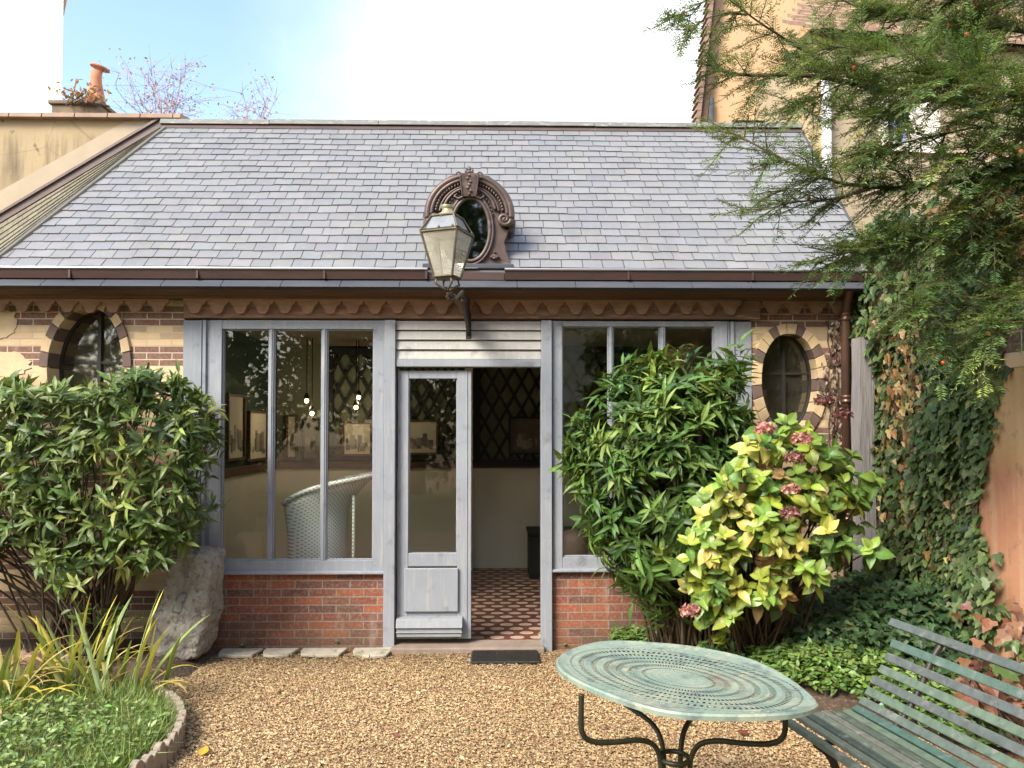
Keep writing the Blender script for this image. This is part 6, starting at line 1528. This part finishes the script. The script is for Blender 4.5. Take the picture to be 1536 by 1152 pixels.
v, f, tt = scatter(NEEDLE[0], NEEDLE[1], pos, al, up[idx]+rng.normal(0, .2, (N, 3)), rng.uniform(.024, .038, N)*(1-.35*t), np.clip(T, .005, .6), np.full(N, 1.5), rng.uniform(0, .25, N))
print('needles', N)
g.build('trunk', M['bark'], yw, smooth=True); twig.build('twigs', M['shrub_stem'], yw); npmesh('crown', v, f, M['needle'], yw, tt)
bm_ = pm('berry_red', (.55, .055, .03), (.48, .12, .05), .4, 30, bump=0)
b0 = None
for q in berries:
    if b0 is None:
        bb = MB(); bb.lathe([(.001, -.0095), (.007, -.007), (.010, 0), (.0085, .006), (.005, .0085), (.003, .005)], (0, 0, 0), 9); b0 = bb.build('berry', bm_, yw, smooth=True); o = b0
    else:
        o = b0.copy(); C.objects.link(o); adopt(o, yw)
    o.location = q
# ------------------------------------------------------------------ bare trees and creeper beyond the wall
def bare_tree(px0, px1, pyt, pyb, y, lab, n, colr, leafn):
    bt = empty('bare_tree', (P((px0+px1)/2, pyb, y).x, y, 0), lab, 'tree', 'thin autumn trees beyond the roof'); g = MB(); sc = (5.61+y)/1150
    base = P((px0+px1)/2, pyb+60, y); tips = []
    g.tube([(base.x, y, 0), tuple(base)], [.09, .05], 8)
    for i in range(n):
        a = P(random.uniform(px0*.6+px1*.4, px1*.6+px0*.4), pyb+random.uniform(0, 50), y+random.gauss(0, .3)); b = P(random.uniform(px0, px1), pyt+(pyb-pyt)*random.random()**1.2, y+random.gauss(0, .4))
        p = smooth_path([base, a, a.lerp(b, .6)+Vector((random.gauss(0, .12), 0, random.gauss(.05, .1))), b], 2); m = len(p); g.tube(p, [.009-.0072*k/(m-1) for k in range(m)], 5)
        for j in range(7):
            q = p[random.randrange(m//2, m)]; e = q+Vector((random.gauss(0, .22), random.gauss(0, .15), random.gauss(.10, .15))); g.tube([q, q.lerp(e, .5)+Vector((0, 0, .02)), e], [.0032, .0026, .0014], 4); tips += [tuple(e), tuple(q.lerp(e, .5))]
    g.build('trunk', pm('pale_bark', (.34, .23, .22), (.27, .19, .19), .8, 9, bump=.2), bt, smooth=True)
    tips = np.array(tips)[rng.integers(0, len(tips), leafn)]+rng.normal(0, .05, (leafn, 3))
    v, f, t = scatter(OVAL[0], OVAL[1], tips, rvec(leafn), rvec(leafn), rng.uniform(.025, .05, leafn), tints(leafn, colr, None, .2)); npmesh('crown', v, f, M['leaf'], bt, t)
bare_tree(178, 302, 100, 172, 5.2, 'thin pinkish autumn tree just right of the terracotta chimney', 24, [(.36, .15, .10), (.28, .12, .12), (.42, .22, .12), (.42, .22, .20)], 480)
bare_tree(328, 418, 122, 176, 5.6, 'small bare tree further right along the roof ridge', 11, [(.36, .18, .13), (.26, .14, .14), (.34, .22, .24)], 170)
cr = empty('red_creeper', (CP(150, 165).x, 4.0, 2.9), 'reddish creeper tangled round the base of the chimney', 'creeper'); n = 240
pos = np.array([tuple(CP(random.gauss(142, 16), 168-abs(random.gauss(0, 11)))) for _ in range(n)]); pos[:, 1] = rng.uniform(3.7, 4.1, n)
v, f, t = scatter(OVAL[0], OVAL[1], pos, rvec(n), rvec(n), rng.uniform(.03, .07, n), tints(n, [(.36, .12, .06), (.45, .25, .09), (.22, .08, .05)], None, .2)); npmesh('creeper_leaves', v, f, M['leaf'], cr, t)
g = MB()
for i in range(14): a = CP(random.gauss(142, 14), 172); b = pos[i*15]; g.tube([(a.x, 3.9, a.z), (b[0], b[1], b[2])], .006, 4)
g.build('creeper_stems', M['bark'], cr)
# ------------------------------------------------------------------ evergreens across the garden, mirrored in the panes
def garden_tree(x, y, rx, ry, rz, zc, n, lab, pal=None):
    gt = empty('evergreen_tree', (x, y, 0), lab, 'tree', 'evergreens mirrored in the panes'); g = MB()
    g.tube([(x, y, -.02), (x+.05, y, zc*.6), (x, y, zc+rz*.5)], [.18, .14, .05], 9)
    for i in range(14):
        d = rvec(1)[0]; g.tube([(x, y, zc*.5+.1*i), (x+d[0]*rx*.4, y+d[1]*ry*.4, zc+d[2]*rz*.4), (x+d[0]*rx*.8, y+d[1]*ry*.8, zc+d[2]*rz*.8)], [.05, .03, .01], 5)
    g.build('trunk', M['bark'], gt, smooth=True)
    nc = n//40; c = rvec(nc)*np.array((rx, ry, rz))*rng.uniform(.45, 1.0, (nc, 1))**.5*(.8+.3*rng.random((nc, 1)))
    pos = np.repeat(c, 40, 0)+rng.normal(0, .22, (nc*40, 3))+np.array((x, y, zc)); N = len(pos)
    v, f, t = scatter(OVAL[0], OVAL[1], pos, rvec(N), unit(rng.normal(0, .6, (N, 3))+np.array((0, 0, 1))), rng.uniform(.14, .26, N), tints(N, pal or [(.025, .06, .02), (.04, .085, .025), (.06, .11, .03)], None, .25)); npmesh('crown', v, f, M['leaf'], gt, t)
garden_tree(-6.4, -13.4, 3.4, 1.6, 4.6, 4.8, 15000, 'broad evergreen mirrored in the left half of the shop window')
garden_tree(-1.9, -12.8, 2.6, 1.4, 4.4, 4.6, 13000, 'dense evergreen mirrored in the closed door glass')
garden_tree(5.3, -12.8, 2.0, 1.2, 3.6, 4.2, 7000, 'evergreen mirrored behind the shrub in the right window')
garden_tree(-11.6, -12.5, 2.8, 1.5, 4.2, 4.6, 9000, 'tall evergreen mirrored in the left oval window')
garden_tree(2.35, -9.9, .45, .4, .75, 3.0, 600, 'slender small tree silhouetted against the mirrored cream house')
